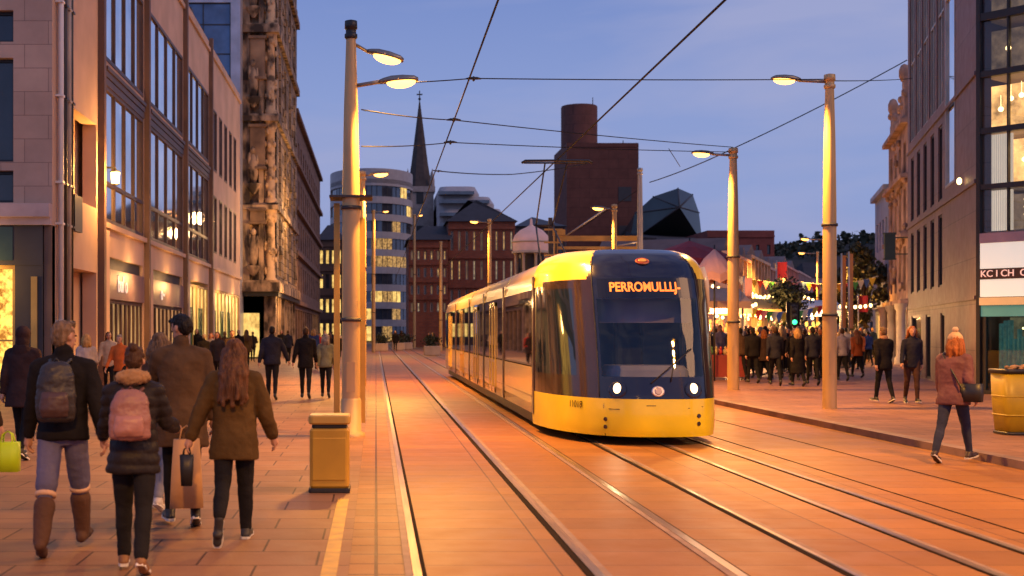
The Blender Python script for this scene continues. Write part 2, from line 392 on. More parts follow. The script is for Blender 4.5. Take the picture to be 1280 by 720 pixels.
for i, (a, b) in enumerate(bays):
    p, q = a+.55, b-.55
    if i < 3:
        holes += [(p, q, 5.2, 9.5), (p, q, 10.3, 13.8), (p, q, .02, 4.15)]
        wins += [(p, q, 5.2, 9.5, 4, [6.45]), (p, q, 10.3, 13.8, 4, 1)]
    else:
        for c, e_ in ((5.9, 8.9), (10.2, 13.4)):
            for k in range(5):
                s_ = 67+k*2.35; holes.append((s_, s_+1.2, c, e_)); wins.append((s_, s_+1.2, c, e_, 1, 1))
        holes += [(p, q, .02, 4.0)]
mb = MB(); facade(mb, OA, dA, nA, 80.0, 0, 16.4, holes, .42, 0, s0=33.6)
mb.obox(OA, dA, nA, 34.2, 79.98, -7, -.6, 4.2, 16.3, 0)     # body behind
mb.obox(OA, dA, nA, 34.2, 39.3, -7, -.5, 0, 4.2, 0)
mb.obox(OA, dA, nA, 33.6, 80, .003, .10, 16.0, 16.18, 0)
mb.obox(OA, dA, nA, 39.5, 80, .003, .12, 5.02, 5.18, 0)
mb.obox(OA, dA, nA, 33.6, 80, -.4, 0, 16.401, 16.55, 0)
mb.face([(FX,80,0),(FX-.6,80,0),(FX-.6,80,16.4),(FX,80,16.4)], 0)
child(mb, 'wall', M_pinkplain, bA)
M_sky_pane = mat('sky-reflecting pane', (.85,.9,1.0), .05, .95, var=.35, vscale=.5)
for (a, b, c, e_, nv, nh) in wins:
    window(bA, OA, dA, nA, a, b, c, e_, .06, nv, nh, M_brown, M_sky_pane, fw=.13 if nv > 1 else .09, ft=.085)
# spandrels between the two window rows
for i, (a, b) in enumerate(bays[:3]):
    s_ = MB(); s_.obox(OA, dA, nA, a+.55, b-.55, -.2, .06, 9.5, 9.72); s_.obox(OA, dA, nA, a+.55, b-.55, -.1, .14, 9.95, 10.07); s_.obox(OA, dA, nA, a+.55, b-.55, -.1, .09, 9.75, 9.93)
    child(s_, 'spandrel', M_brown, bA)
for y in (39.4, 47.2, 56.7, 65.4):
    s_ = MB(); s_.obox(OA, dA, nA, y-.28, y+.02, .002, .20, 0, 16.7); s_.obox(OA, dA, nA, y-.36, y+.10, .003, .30, 0, .5)
    child(s_, 'pilaster', M_finmat, bA)
    s_ = MB(); s_.obox(OA, dA, nA, y+.022, y+.5, .002, .20, 0, 4.9); child(s_, 'pier', M_pinkplain, bA)
s_ = MB(); s_.obox(OA, dA, nA, 40.0, 80, -2.2, -.9, 16.4, 17.7); s_.obox(OA, dA, nA, 40.2, 79.5, -.88, -.80, 16.5, 17.5)
for k in range(26): yy = 41+k*1.5; s_.obox(OA, dA, nA, yy, yy+random.uniform(.3,.9), -.8, -.45, 16.55, 16.7+random.uniform(.1,.9))
child(s_, 'roof', M_dark, bA)
# shopfronts of the street side
shop_m = [M_brown]*4
for i, (a, b) in enumerate(bays):
    p, q = a+.55, b-.55
    if i < 2:
        s_ = MB(); s_.obox(OA, dA, nA, p, q, -.30, .06, 2.80, 3.75); child(s_, 'fascia', M_sign, bA)
        s_ = MB(); s_.obox(OA, dA, nA, p, q, -.36, -.12, 3.752, 4.15); child(s_, 'soffit_panel', M_dark, bA)
        top = 2.79
    else: top = 3.98
    s_ = MB(); n_ = 9 if i < 2 else (6 if i == 2 else 8)
    for k in range(n_+1):
        x = p+(q-p)*k/n_; s_.obox(OA, dA, nA, x-.07, x+.07, -.12, -.03, .0, top)
    s_.obox(OA, dA, nA, p, q, -.13, -.035, 0, .35); s_.obox(OA, dA, nA, p, q, -.13, -.032, top-.12, top)
    sf = child(s_, 'shopfront', M_brown if i < 2 else mat('gilt frame', (.45,.30,.12), .5, .2), bA)
    g = MB(); g.face([(FX-.10, p, .05), (FX-.10, q, .05), (FX-.10, q, top), (FX-.10, p, top)])
    g.build('pane', [glow_mat('shop behind blinds', (.95,.55,.20), .7, c2=(.02,.015,.01), cell=2.5, stretch=(1,1.2,.15), contrast=(.42,.6)),
                     glow_mat('shop behind blinds two', (1.0,.50,.18), .75, c2=(.03,.015,.01), cell=2.2, stretch=(1,1.4,.15), contrast=(.42,.6)), W_yel, W_yel][i], sf)
    if i >= 2:
        for k in range(2 if i == 2 else 3):
            yy = p+1.2+k*3.4; s_ = MB(); s_.obox(OA, dA, nA, yy, yy+.85, -.09, -.03, .05, 2.9); s_.obox(OA, dA, nA, yy+.92, yy+1.0, -.09, -.02, .05, 2.9)
            child(s_, 'door', mat('green door', (.06,.13,.05), .4), bA)
# pale lettering on the mauve fascias (worn script, only partly legible)
def text(s, name, m, parent, loc, rot, size, ext=.01, align='CENTER', offset=0):
    cu = bpy.data.curves.new(name, 'FONT'); cu.body = s; cu.size = size; cu.extrude = ext; cu.offset = offset; cu.align_x = align; cu.align_y = 'CENTER'
    o_ = bpy.data.objects.new('t', cu); col.objects.link(o_)
    dg = bpy.context.evaluated_depsgraph_get(); me = bpy.data.meshes.new_from_object(o_.evaluated_get(dg)); bpy.data.objects.remove(o_)
    me.materials.clear(); me.materials.append(m)
    t_ = bpy.data.objects.new(name, me); col.objects.link(t_); t_.parent = parent
    t_.location = loc; t_.rotation_euler = rot
    return t_
M_let = mat('pale lettering', (.8,.75,.7), .4, emit=(1,.85,.75), estr=.45)
text('bul o', 'lettering', M_let, bA, (FX+.08, 42.6, 3.3), (R(90), 0, R(90)), .8)
text('o~', 'lettering', M_let, bA, (FX+.08, 50.6, 3.25), (R(90), 0, R(90)), .8)
# front of the store that faces the camera
OB = (FX, 33.6); dB = (-1, 0); nB = (0, -1)
hb = [(1.02, 6.5, 9.37, 10.2), (1.02, 6.5, 6.22, 8.95), (1.02, 6.5, 5.15, 5.99), (1.0, 6.5, .05, 3.5),
      (7.6, 11, 5.99, 8.95), (7.6, 11, .05, 3.5), (1.02, 6.5, 10.75, 14.2)]
mb = MB(); facade(mb, OB, dB, nB, 12, 4.8, 16.4, [h for h in hb if h[2] > 4], .4, 0, s0=.0)
child(mb, 'wall', M_pink, bA)
for h in [h for h in hb if h[2] > 4]:
    window(bA, OB, dB, nB, h[0], h[1], h[2], h[3], .3, 2, 1, M_black, M_glass_dark, fw=.08)
mb = MB(); mb.obox(OB, dB, nB, -.0, 12, .0, .35, 4.75, 5.10); mb.obox(OB, dB, nB, 0, 12, 0, .22, 4.55, 4.748); child(mb, 'cornice', mat('pale ledge', (.46,.36,.36), .6), bA)
mb = MB(); mb.obox(OB, dB, nB, .22, 12, -.3, .12, 3.5, 4.55); mb.obox(OB, dB, nB, .22, .95, -.3, .10, 0, 3.5); child(mb, 'fascia', M_dark, bA)
mb = MB(); mb.obox(OB, dB, nB, 1.0, 12, .121, .14, 3.62, 4.5); child(mb, 'sign_panel', mat('dark green panel', (.03,.06,.055), .3), bA)
mb = MB(); mb.obox(OB, dB, nB, .0, .2, -.3, .06, 0, 4.55); child(mb, 'pier', M_finmat, bA)
mb = MB()
for z in (.05, 3.4): mb.obox(OB, dB, nB, .96, 6.5, -.1, .02, z, z+.1)
for x in (.96, 1.42, 2.6, 4, 6.4): mb.obox(OB, dB, nB, x, x+.08, -.1, .015, .15, 3.4)
mb.obox(OB, dB, nB, .98, 6.5, -.08, .01, 1.5, 1.55); mb.obox(OB, dB, nB, .36, .52, .102, .15, .1, 3.2)
sfr = child(mb, 'shopfront', mat('brass frame', (.55,.36,.10), .4, .5), bA)
g = MB(); g.face([(FX-1.0, 33.72, .1), (FX-6.5, 33.72, .1), (FX-6.5, 33.72, 3.4), (FX-1.0, 33.72, 3.4)])
g.build('pane', glow_mat('bright shop window', (1.0,.60,.10), 2.0, c2=(.28,.09,.01), cell=5, contrast=(.38,.58)), sfr)
rebase(bA)
for y_, r_, m_ in ((34.05,.075,M_white), (34.5,.06,M_black), (34.9,.075,mat('grey pipe', (.42,.36,.30), .5)), (35.25,.05,M_black)):
    p_ = MB(); p_.tube([(FX+.12, y_, .0), (FX+.12, y_, 16.6)], r_, 10)
    for z in (2, 4.6, 5.7, 8, 10.5, 13): p_.obox((FX,y_), dA, nA, -r_-.05, r_+.05, .0, .2, z, z+.06)
    o_ = p_.build('drainpipe', m_, bA); o_.matrix_parent_inverse = Matrix.Translation(-bA_off)
# wall lantern and hanging sign on it
ln = thing('wall_lantern', 'glowing yellow lantern on the pink store front beside the first tall window', 'lamp', (FX+.4, 39.75, 6.55))
q = MB(); q.box(-.4,.0,-.03,.03,.28,.33); q.box(-.03,.03,-.03,.03,.2,.3); q.lathe((0,0,0), [(0,.26),(.17,.18),(.15,.16)], 8); q.lathe((0,0,0), [(.08,-.24),(.13,-.2),(.0,-.26)], 8); q.build('bracket', M_black, ln)
q = MB(); q.lathe((0,0,0), [(.0,.16),(.14,.155),(.11,-.19),(0,-.2)], 8, smooth=False); q.build('lamp_glass', mat('lantern glass', (1,.7,.3), .3, emit=(1,.62,.12), estr=14), ln)
def point(loc, e_, c=LAMP_COL, r_=.12, name='light'):
    l = bpy.data.lights.new(name, 'POINT'); l.energy = e_; l.color = c; l.shadow_soft_size = r_
    o_ = bpy.data.objects.new(name, l); col.objects.link(o_); o_.location = loc; return o_
point((FX+.9, 39.3, 6.5), 800, (1,.45,.10))
hs = MB(); hs.box(0,.06,-.02,.02,3.0,3.05); hs.box(.08,.2,-.45,.45,0,1.0); hs.box(0,.2,-.03,.03,.85,.9); hs.box(0,.2,-.03,.03,.1,.15)
hs.v = [v if v[2] < 2 else (v[0], v[1], v[2]-2.3) for v in hs.v]
tag(hs.build('projecting_sign', M_black, loc=(FX+.0, 35.75, 4.55)), 'narrow black box sign bracketed to the pink end pier', 'sign')

# ---- glass office behind it
OG = (-17, 82.5)
gO = thing('glass_office', 'blue glass office block rising behind the pink stone building', 'building', (-12, 82.5, 0))
mb = MB(); facade(mb, (-8.75, 82.5), (-1,0), (0,-1), 9, 0, 30, [(.62, 4.2, 12, 23.0), (4.5, 8.4, 12, 23.0)], .25, back=6)
child(mb, 'wall', mat('pale blue panel', (.42,.46,.56), .35, .2), gO)
for a, b in ((.62, 4.2), (4.5, 8.4)): window(gO, (-8.75,82.5), (-1,0), (0,-1), a, b, 12, 23.0, .2, 2, [17, 19.7, 21.6], M_dark, mat('blue pane', (.12,.17,.26), .08, .6, var=.3))
rebase(gO)

# ================================================================== ornate old stone building
M_soot = mat('sooty carved stone', (.42,.29,.18), .9, c2=(.045,.032,.024), vscale=1.5, bump=1.0, bscale=6, detail=9, contrast=(.40,.60), stretch=(1,1,.45))
M_soot2 = mat('cleaner carved stone', (.50,.34,.19), .85, c2=(.10,.07,.045), vscale=1.6, bump=.8, bscale=6, detail=8, contrast=(.36,.52))
bB = thing('ornate_stone_building', 'soot-blackened ornate carved stone building with corner column, beyond the pink one', 'building', (-6.6, 84, 0))
mb = MB(); mb.box(-13, -7.4, 84.6, 107, 0, 33); mb.box(-7.4, -6.9, 85.6, 107, 0, 33)
for x, wd in ((-8.55,.5), (-7.55,.3)): mb.box(x-wd/2, x+wd/2, 84.1, 84.7, 4.8, 33)
rr = random.Random(3)
for z0, z1, dp in ((4.4,5.0,.65), (9.8,10.1,.3), (15.6,15.95,.35), (21.4,21.9,.45), (27,27.5,.5)):
    mb.box(-9.2, -6.5+dp*.3, 84.2-dp, 107, z0, z1); mb.box(-9.2, -6.5+dp*.2, 84.3-dp*.6, 107, z1, z1+.15)
child(mb, 'wall', M_soot, bB)
mb = MB()
for k in range(150):       # weathered carving: foliage, shells and worn figures in low relief
    x = rr.uniform(-9.0,-7.2); z = rr.uniform(5.2, 31); s_ = rr.uniform(.08,.28)
    mb.ell((x, 84.55+rr.uniform(-.08,.05), z), s_*rr.uniform(.6,1.2), .12, s_*rr.uniform(.7,1.6), 6, smooth=False)
for z0 in (6.2, 11.6, 17.3, 23.2):   # a worn statue per storey in front of its niche
    mb.ell((-8.05, 84.05, z0+.9), .34,.3,1.1,8); mb.ell((-8.05, 84.0, z0+2.1), .2,.2,.26,8); mb.ell((-8.3, 83.98, z0+1.5), .14,.14,.5,6); mb.ell((-7.8, 83.98, z0+1.4), .14,.14,.5,6)
    mb.lathe((-8.05,84.1,z0-.5), [(.1,-.3),(.3,0),(.5,.3),(.5,.4)], 10)
child(mb, 'carved_relief', M_soot, bB)
for z0, z1 in ((9.0,9.7),(12.6,15.2),(18.5,21.0),(24.2,26.6)):
    mb = MB(); mb.box(-8.25,-7.3,83.9,84.5,z0,z1); mb.box(-8.35,-7.2,83.8,84.5,z1,z1+.18); mb.box(-8.35,-7.2,83.8,84.5,z0-.16,z0); child(mb, 'ashlar_panel', mat('plain worn stone', (.36,.23,.13), .9, c2=(.10,.065,.045), vscale=.7, bump=.4, bscale=8, detail=7), bB)
mb = MB()
for z0, z1 in ((5.0,9.8), (10.25,15.6), (16.1,21.4), (22.05,27)):
    mb.lathe((-6.95,84.5,0), [(.42,z0),(.42,z0+.25),(.32,z0+.35),(.27,z1-.7),(.34,z1-.6),(.30,z1-.45),(.46,z1)], 14)
    for k in range(26):
        a = rr.uniform(150,390); z = rr.choice((rr.uniform(z1-.7,z1), rr.uniform(z0,z1)))
        mb.ell((-6.95+.34*math.cos(R(a)), 84.5-.30*abs(math.sin(R(a))), z), .12,.12,.2,6, smooth=False)
child(mb, 'corner_column', M_soot2, bB)
mb = MB(); hB = []
for i in range(4):
    for z0, z1 in ((5.6,9.2), (11,15), (16.8,20.8), (22.8,26.4)):
        s_ = 87.2+i*5.2; hB.append((s_, s_+1.9, z0, z1))
facade(mb, (-6.62,0), dA, nA, 107, 4.4, 31, hB, .3, s0=85.2)
for k in range(110):
    y = rr.uniform(85.3,106.5); z = rr.uniform(5,30.5)
    if any(h[0]-.1 < y < h[1]+.1 and h[2] < z < h[3] for h in hB): continue
    s_ = rr.uniform(.1,.3); mb.ell((-6.6,y,z), .13, s_*1.3, s_*1.4, 6, smooth=False)
mb.box(-7.1,-6.15,85,107,31,31.8); mb.box(-7.1,-6.3,85.1,107,30.5,30.99)
child(mb, 'wall', brick_mat('sooty ashlar', (.48,.33,.19), (.16,.11,.07), (.05,.035,.025), 1.1, .55, .85, .03, 'XYZ', bump=.6, stain=.65), bB)
for h in hB: window(bB, (-6.62,0), dA, nA, *h[:4], .27, 2, 2, M_black, M_glass_dark)
mb = MB(); mb.box(-9.2,-6.62,84.6,85.2,0,4.4); 
child(mb, 'corner_pier', M_soot, bB)
for k in range(7): mb = MB(); yy = 86+k*3; mb.box(-7.3,-6.6,yy,yy+.5,0,4.3); child(mb, 'ground_floor_pier', M_soot, bB)
mb = MB(); mb.box(-7.3,-7.1,85.3,107,0,4.4); mb.box(-9.2,-6.4,84.0,107.2,4.1,4.38); child(mb, 'shopfront', M_black, bB)
mb = MB(); mb.face([(-9.0,84.55,.1),(-7.7,84.55,.1),(-7.7,84.55,3.0),(-9.0,84.55,3.0)]); child(mb, 'lit_window', W_yel, bB)
rebase(bB)
# added point lights warm the carved facade; next building
M_bst = mat('brown weathered stone', (.23,.145,.105), .9, c2=(.09,.055,.045), vscale=1.5, bump=.5, bscale=8, detail=8)
bC = thing('brown_stone_terrace', 'long brown stone terrace block running on past the ornate stone building', 'building', (-6.9,108,0))
mb = MB(); hC = []
for i in range(13):
    for z0, z1 in ((5.4,7.7), (9.2,11.5), (13,15.2), (16.7,18.6)):
        s_ = 110+i*3.7; hC.append((s_, s_+1.6, z0, z1))
for i in range(13): hC.append((109.4+i*3.7, 112.3+i*3.7, .05, 3.7))
facade(mb, (-6.9,0), dA, nA, 158, 0, 20.8, hC, .35, s0=108, back=8)
for z in (4.1, 8.3, 12.1, 16, 20.3): mb.box(-6.9+.002, -6.55, 108, 158, z, z+.35)
for k in range(6): mb.box(-8.6,-7.4, 110+k*8.5, 111.6+k*8.5, 20.8, 22.6)
child(mb, 'wall', M_bst, bC)
for h in hC[:52]: window(bC, (-6.9,0), dA, nA, *h, .3, 1, 2, M_dark, random.choice([M_glass_dark, M_glass_dark, M_glass_dark, W_dim]))
for h in hC[52:]: window(bC, (-6.9,0), dA, nA, *h, .3, 2, 1, M_black, random.choice([M_glass_dark, W_yel, M_glass_dark]))
rebase(bC)

# ================================================================== buildings that close the view
def block(name, label, px0, px1, ptop, Y, D, m, rows, cols, wm, ww=.55, wh=.55, z_start=1, frame=M_dark, group=None, dep=.3, roof=None, lit=.5, litm=None, glass=M_glass_dark, nv=1, d=(1,0), hz=None, base=None):
    x0, x1, top = at(px0, Y), at(px1, Y), ht(ptop, Y)
    b = thing(name, label, 'building', ((x0+x1)/2, Y, 0), group=group)
    W = x1-x0; zs0 = z_start; sh = (top-.8-zs0)/rows; holes = []
    for r_ in range(rows):
        for c in range(cols):
            cw = W/cols; a = x0+cw*(c+.5-ww/2); holes.append((a, a+cw*ww, zs0+sh*(r_+.25), zs0+sh*(r_+.25+wh)))
    mb = MB(); facade(mb, (0,Y), (1,0), (0,-1), x1, 0, top, holes, dep, back=D, s0=x0)
    for r_ in range(1, rows+1): mb.obox((0,Y), (1,0), (0,-1), x0, x1, .002, .18, zs0+sh*r_-.1, zs0+sh*r_+.15)
    child(mb, 'wall', m, b)
    for h in holes:
        k = rr.random(); pm = (rr.choice(litm or [W_warm, W_yel, W_dim]) if k < lit else glass)
        window(b, (0,Y), (1,0), (0,-1), *h, dep-.03, nv, 1, frame, pm, fw=.1)
    if roof:
        q = MB(); zr = top+roof[0]; q.add([(x0-.3,Y-.3,top+.02),(x1+.3,Y-.3,top+.02),(x1+.3,Y+D,top+.02),(x0-.3,Y+D,top+.02),(x0+roof[1],Y+D/2,zr),(x1-roof[2],Y+D/2,zr)],
              [(0,1,5,4),(1,2,5),(2,3,4,5),(3,0,4),(0,3,2,1)]); child(q, 'roof', roof[3], b)
        for cx in roof[4:] : 
            q = MB(); q.box(cx-.6,cx+.6,Y+D/2-.5,Y+D/2+.5,top+roof[0]*.4,zr+1.2); child(q, 'chimney', m, b)
    rebase(b); return b
M_slate = mat('slate roof', (.030,.030,.036), .9, bump=.2, vscale=1)
M_redb = brick_mat('red brick', (.30,.085,.04), (.22,.06,.03), (.16,.09,.07), .5, .2, .85, .02, 'XYZ', bump=.1)
M_grayoff = mat('grey cladding', (.38,.36,.36), .5, var=.12)
# low dark-roofed pub/shop at the street's end
block('corner_shop', 'low dark-roofed shop with bright windows at the end of the left street', 398, 428, 300, 172, 12, mat('dark brick', (.10,.06,.045), .8), 4, 4, None, .7, .6, z_start=.2, lit=.9, litm=[W_yel], roof=(2.5,1,1,M_slate))
# curved office
cO = thing('curved_office', 'grey curved office tower with rows of lit windows behind the near left pole', 'building', (at(468,225), 225, 0))
cx, cy, rad_ = at(464,225), 236.0, 11.0
mb = MB(); g = MB(); fl = [3.5+3.1*k for k in range(9)]
XL = at(411,225); 
def arc(a): # flattened curve
    return (cx+7.6*math.cos(R(a)), cy-11*math.sin(R(a)))
zt = ht(210,225)
mb2 = MB(); NSEG = 24
for i, z in enumerate(fl+[zt]):
    pts = [arc(180-180*k/NSEG) for k in range(NSEG+1)]
    h0, h1 = (z-.75, z+.45) if z < zt else (z-2.6, z)
    for k in range(NSEG):
        a, b = pts[k], pts[k+1]
        mb.face([(a[0],a[1],h0),(b[0],b[1],h0),(b[0],b[1],h1),(a[0],a[1],h1)])
        ia = (cx+(a[0]-cx)*.95, cy+(a[1]-cy)*.95); ib = (cx+(b[0]-cx)*.95, cy+(b[1]-cy)*.95)
        mb.face([(a[0],a[1],h1),(b[0],b[1],h1),(ib[0],ib[1],h1),(ia[0],ia[1],h1)]); mb.face([(a[0],a[1],h0),(ia[0],ia[1],h0),(ib[0],ib[1],h0),(b[0],b[1],h0)])
mb.add([(*arc(180-180*k/NSEG), zt-.02) for k in range(NSEG+1)]+[(cx+7.6,cy+8,zt-.02),(cx-7.6,cy+8,zt-.02)], [tuple(range(NSEG+3))])
mb.box(cx-7.6,cx+7.6,cy+.05,cy+8,0,zt-.03)
child(mb, 'wall', M_grayoff, cO)
nwin = 0
for i, z in enumerate(fl[:-1]+[.2]):
    z1 = fl[i+1]-.75 if z > 1 else 2.8
    za = z+.45 if z > 1 else .2
    for k in range(NSEG//2):
        a, b = arc(180-180*(2*k)/NSEG), arc(180-180*(2*k+2)/NSEG)
        f = lambda p, s_: (cx+(p[0]-cx)*s_, cy+(p[1]-cy)*s_)
        a1, b1 = f(a,.965), f(b,.965); g = MB()
        g.face([(*a1,za),(*b1,za),(*b1,z1),(*a1,z1)])
        mid = (.5*(a1[0]+b1[0]), .5*(a1[1]+b1[1])-.1)
        lit = rr.random() < (.65 if i in (0,1,3,4,8) else .12)
        dx, dy = b1[0]-a1[0], b1[1]-a1[1]
        for q in (.02,.5): g.face([(a1[0]+dx*q,a1[1]+dy*q-.12,za),(a1[0]+dx*(q+.06),a1[1]+dy*(q+.06)-.12,za),(a1[0]+dx*(q+.06),a1[1]+dy*(q+.06)-.12,z1),(a1[0]+dx*q,a1[1]+dy*q-.12,z1)], 1)
        child(g, 'window', [rr.choice([W_warm, W_warm, W_yel]) if lit else M_glass_sky, M_dark], cO)
rebase(cO)
# modern grey block right of the spire
mE = MB(); bE = thing('stepped_office', 'pale grey stepped office with rounded corners to the right of the spire', 'building', (at(585,255),255,0))
for a, b, t_, t2 in ((546,600,232,255), (546,618,246,262), (546,630,262,300)):
    mE.bbox(at(a,255), at(b,255), 255-(t_-232)*.12, 275, 0 if t_ > 250 else 20, ht(t_,255), 2.5, seg=5)
child(mE, 'wall', M_grayoff, bE)
for t_, e_ in ((240,600),(252,618),(269,630),(283,630)):
    q = MB(); q.box(at(548,255), at(e_-8,255), 254.8-(t_-232)*.14-.4, 256, ht(t_+4,255), ht(t_,255)); child(q, 'window_band', M_glass_sky, bE)
rebase(bE)
# church
cs = thing('church', 'dark slender church spire with cross finial rising over the rooftops', 'church', (at(525,262),262,0))
X0 = at(525,262); mb = MB()
mb.box(X0-2.8,X0+2.8,262,267,0,ht(236,262)); mb.box(X0-3.1,X0+3.1,261.6,267.4,ht(240,262),ht(233,262))
for sx in (-1,1):
    for k in range(2): mb.lathe((X0+sx*2.5, 262+5*k, ht(233,262)), [(.5,0),(.5,1.2),(0,3.8)], 4, smooth=False)
child(mb, 'tower', mat('pale church stone', (.34,.29,.26), .9, bump=.5), cs)
mb = MB(); zb = ht(234,262); zt_ = ht(124,262)
mb.lathe((X0,264.5,0), [(2.8,zb),(2.5,zb+1.2),(1.85,zb+5),(.12,zt_)], 8, smooth=False, a0=22.5, a1=382.5)
for k in range(4):
    a = R(k*90+270); mb.lathe((X0+1.8*math.cos(a),264.5+1.8*math.sin(a),zb+1), [(.45,0),(.45,1.3),(0,3)], 4, smooth=False)
child(mb, 'spire', mat('spire stone', (.07,.055,.05), .9, bump=.5), cs)
mb = MB(); mb.tube([(X0,264.5,zt_-1),(X0,264.5,zt_+2.2)], .12, 6); mb.ell((X0,264.5,zt_+.5),.3,.3,.3,8); mb.box(X0-.6,X0+.6,264.4,264.6,zt_+1.3,zt_+1.55)
child(mb, 'finial', M_dark, cs)
for z in (20, 28):
    q = MB(); q.box(X0-.7,X0+.7,261.9,262.1,z,z+3.5); child(q, 'louvre', M_black, cs)
rebase(cs)
# red brick buildings
bF1 = block('brick_warehouse', 'dark red brick warehouse with gutter-lit eaves left of the tram rear', 511, 560, 300, 150, 14, M_redb, 4, 6, None, .42, .55, z_start=3.6, lit=.65, litm=[W_white, W_dim, W_warm], roof=(2.2,2,-1,M_slate), frame=M_cream)
bF2 = block('gabled_brick_hall', 'taller red brick hall with tall glowing windows under a slate roof', 560.4, 644, 277, 152, 16, M_redb, 3, 9, None, .36, .66, z_start=3.6, lit=.75, litm=[W_warm, W_white, W_dim], roof=(3.4,4,5,M_slate), frame=M_cream)
block('dark_low_hall', 'low dark hall with plant on its roof between the brick hall and the brown tower', 646, 706, 283, 165, 18, mat('dark wall', (.06,.045,.045), .8), 3, 6, None, .5, .5, lit=.35, litm=[W_dim, W_warm], roof=(2.0,3,3,M_dark))
# brown tower
bH = thing('brown_tower', 'tall windowless brown tower made of a rounded shaft and a lower square block', 'tower', (at(750,200),200,0))
M_tow = brick_mat('brown tower cladding', (.140,.050,.036), (.130,.046,.033), (.10,.037,.028), 3.0, 1.5, .8, .05, 'XYZ', bump=.2)
mb = MB(); mb.box(at(706,200), at(795,200), 198, 212, 0, ht(181,200)); mb.box(at(706,200)+.3, at(795,200)-.3, 197.9, 211, ht(186,200), ht(184,200)); child(mb, 'square_block', M_tow, bH)
mb = MB(); xa, xb = at(706,200), at(752,200); xc = (xa+xb)/2; rr_ = (xb-xa)/2
mb.lathe((xc,204,0), [(rr_,0),(rr_,ht(129,200)),(rr_*.97,ht(127.5,200)),(0,ht(127,200))], 28)
child(mb, 'round_shaft', M_tow, bH)
for px_, hh_, y_ in ((745,1.2,203),(782,1.0,202)):
    mb = MB(); z_ = ht(127 if px_ < 752 else 181, 200); mb.tube([(at(px_,200),y_,z_-.5),(at(px_,200),y_,z_+hh_)], .07, 5); child(mb, 'aerial', M_dark, bH)
for zz in (10, 16, 22):
    mb = MB(); mb.box(at(770,200), at(786,200), 197.93, 197.99, zz, zz+2.2); child(mb, 'vent_grille', M_dark, bH)
rebase(bH)
# dark glass hall with folded roof
bI = thing('folded_glass_hall', 'dark green-black faceted hall right of the brown tower', 'building', (at(846,180),180,0))
mb = MB(); P3 = lambda px, py, y: (at(px,180), y, ht(py,180))
prof = [(797,300),(803,262),(822,243),(848,235),(873,240),(884,262),(890,300)]
fr_ = [P3(x,y,180+abs(x-846)*.12) for x,y in prof]; bk = [(p[0]*1.0+1.5,p[1]+26,p[2]*.8) for p in fr_]
mid = P3(842,262,176.5)
for i in range(len(fr_)-1): mb.face([fr_[i],fr_[i+1],mid]); mb.face([fr_[i],bk[i],bk[i+1],fr_[i+1]])
mb.face([fr_[-1],fr_[0],mid]); mb.box(at(797,180),at(890,180),181,205,0,ht(300,180))
child(mb, 'shell', mat('dark green glass cladding', (.035,.055,.060), .35, .4, var=.4, vscale=.15), bI)
mb = MB()
for i in range(len(fr_)-1): mb.tube([fr_[i], mid], .12, 5)
child(mb, 'ribs', M_dark, bI)
mb = MB(); mb.add([(at(803,176),175,ht(297,176)),(at(955,176),175,ht(306,176)),(at(955,176),188,ht(290,176)),(at(803,176),188,ht(282,176)),(at(803,176),175,0),(at(955,176),175,0),(at(955,176),188,0),(at(803,176),188,0)],
  [(0,1,2,3),(0,4,5,1),(1,5,6,2),(2,6,7,3),(3,7,4,0)]); child(mb, 'low_wing', M_slate, bI); rebase(bI)
block('red_office', 'plain red brick office block standing beyond the second right pole', 884, 968, 288, 168, 12, mat('plain red render', (.20,.05,.04), .8), 2, 6, None, .3, .4, z_start=8, lit=.1)
block('gabled_house', 'brick house behind the market parasols with a slanting slate roof', 815, 905, 318, 150, 12, M_redb, 2, 7, None, .4, .5, lit=.3, roof=(2.4,2,2,M_slate))
# ================================================================== RIGHT: brown corner building
C0 = (16.0, 34.1); dL = (.287, .958); nL = (-.958, .287); dR = (.606, -.795); nR = (-.795, -.606)
M_mbrown = brick_mat('mauve-brown stone panels', (.17,.105,.10), (.145,.09,.088), (.07,.045,.045), 2.4, 1.25, .55, .012, 'XYZ', bump=.15, stain=.15, spec=.5)
bM = thing('corner_office', 'dark mauve-brown corner building with slot windows and a glazed shop corner, right edge', 'building', (C0[0], C0[1], 0))
hM = [(3.9, 5.9, 6.2, 19.5)]
for k in range(5):
    s_ = 6.7+k*1.95; hM += [(s_, s_+.95, 3.2, 5.5), (s_, s_+.95, 5.95, 8.35)]
hM += [(6.7+k*1.95-.35, 6.7+k*1.95+1.35, 9.0, 19.5) for k in range(5)]
hM += [(6.2,7.1,.15,2.35), (9.6,10.9,.15,2.35), (12.2,15.2,.15,2.35)]
mb = MB(); facade(mb, C0, dL, nL, 16.5, 0.1, 22, hM, .35)
mb.obox(C0, dL, nL, 3.0, 16.5, -9, -.36, .1, 21.9); mb.obox(C0, dL, nL, .0, 2.99, -.36, -.003, .1, 21.9)
for z in (2.62, 5.72, 8.6): mb.obox(C0, dL, nL, 0.0, 16.5, .002, .06, z, z+.1)
child(mb, 'wall', M_mbrown, bM)
for h in hM:
    tall = h[3] > 15
    window(bM, C0, dL, nL, *h, .06 if tall and h[0] < 5 else .12, 2 if tall and h[0] > 5 else 1, [12, 15.2, 17.8] if tall else 1, M_galv if tall else M_black, M_sky_pane if tall and h[0] < 5 else M_glass_dark, fw=.07)
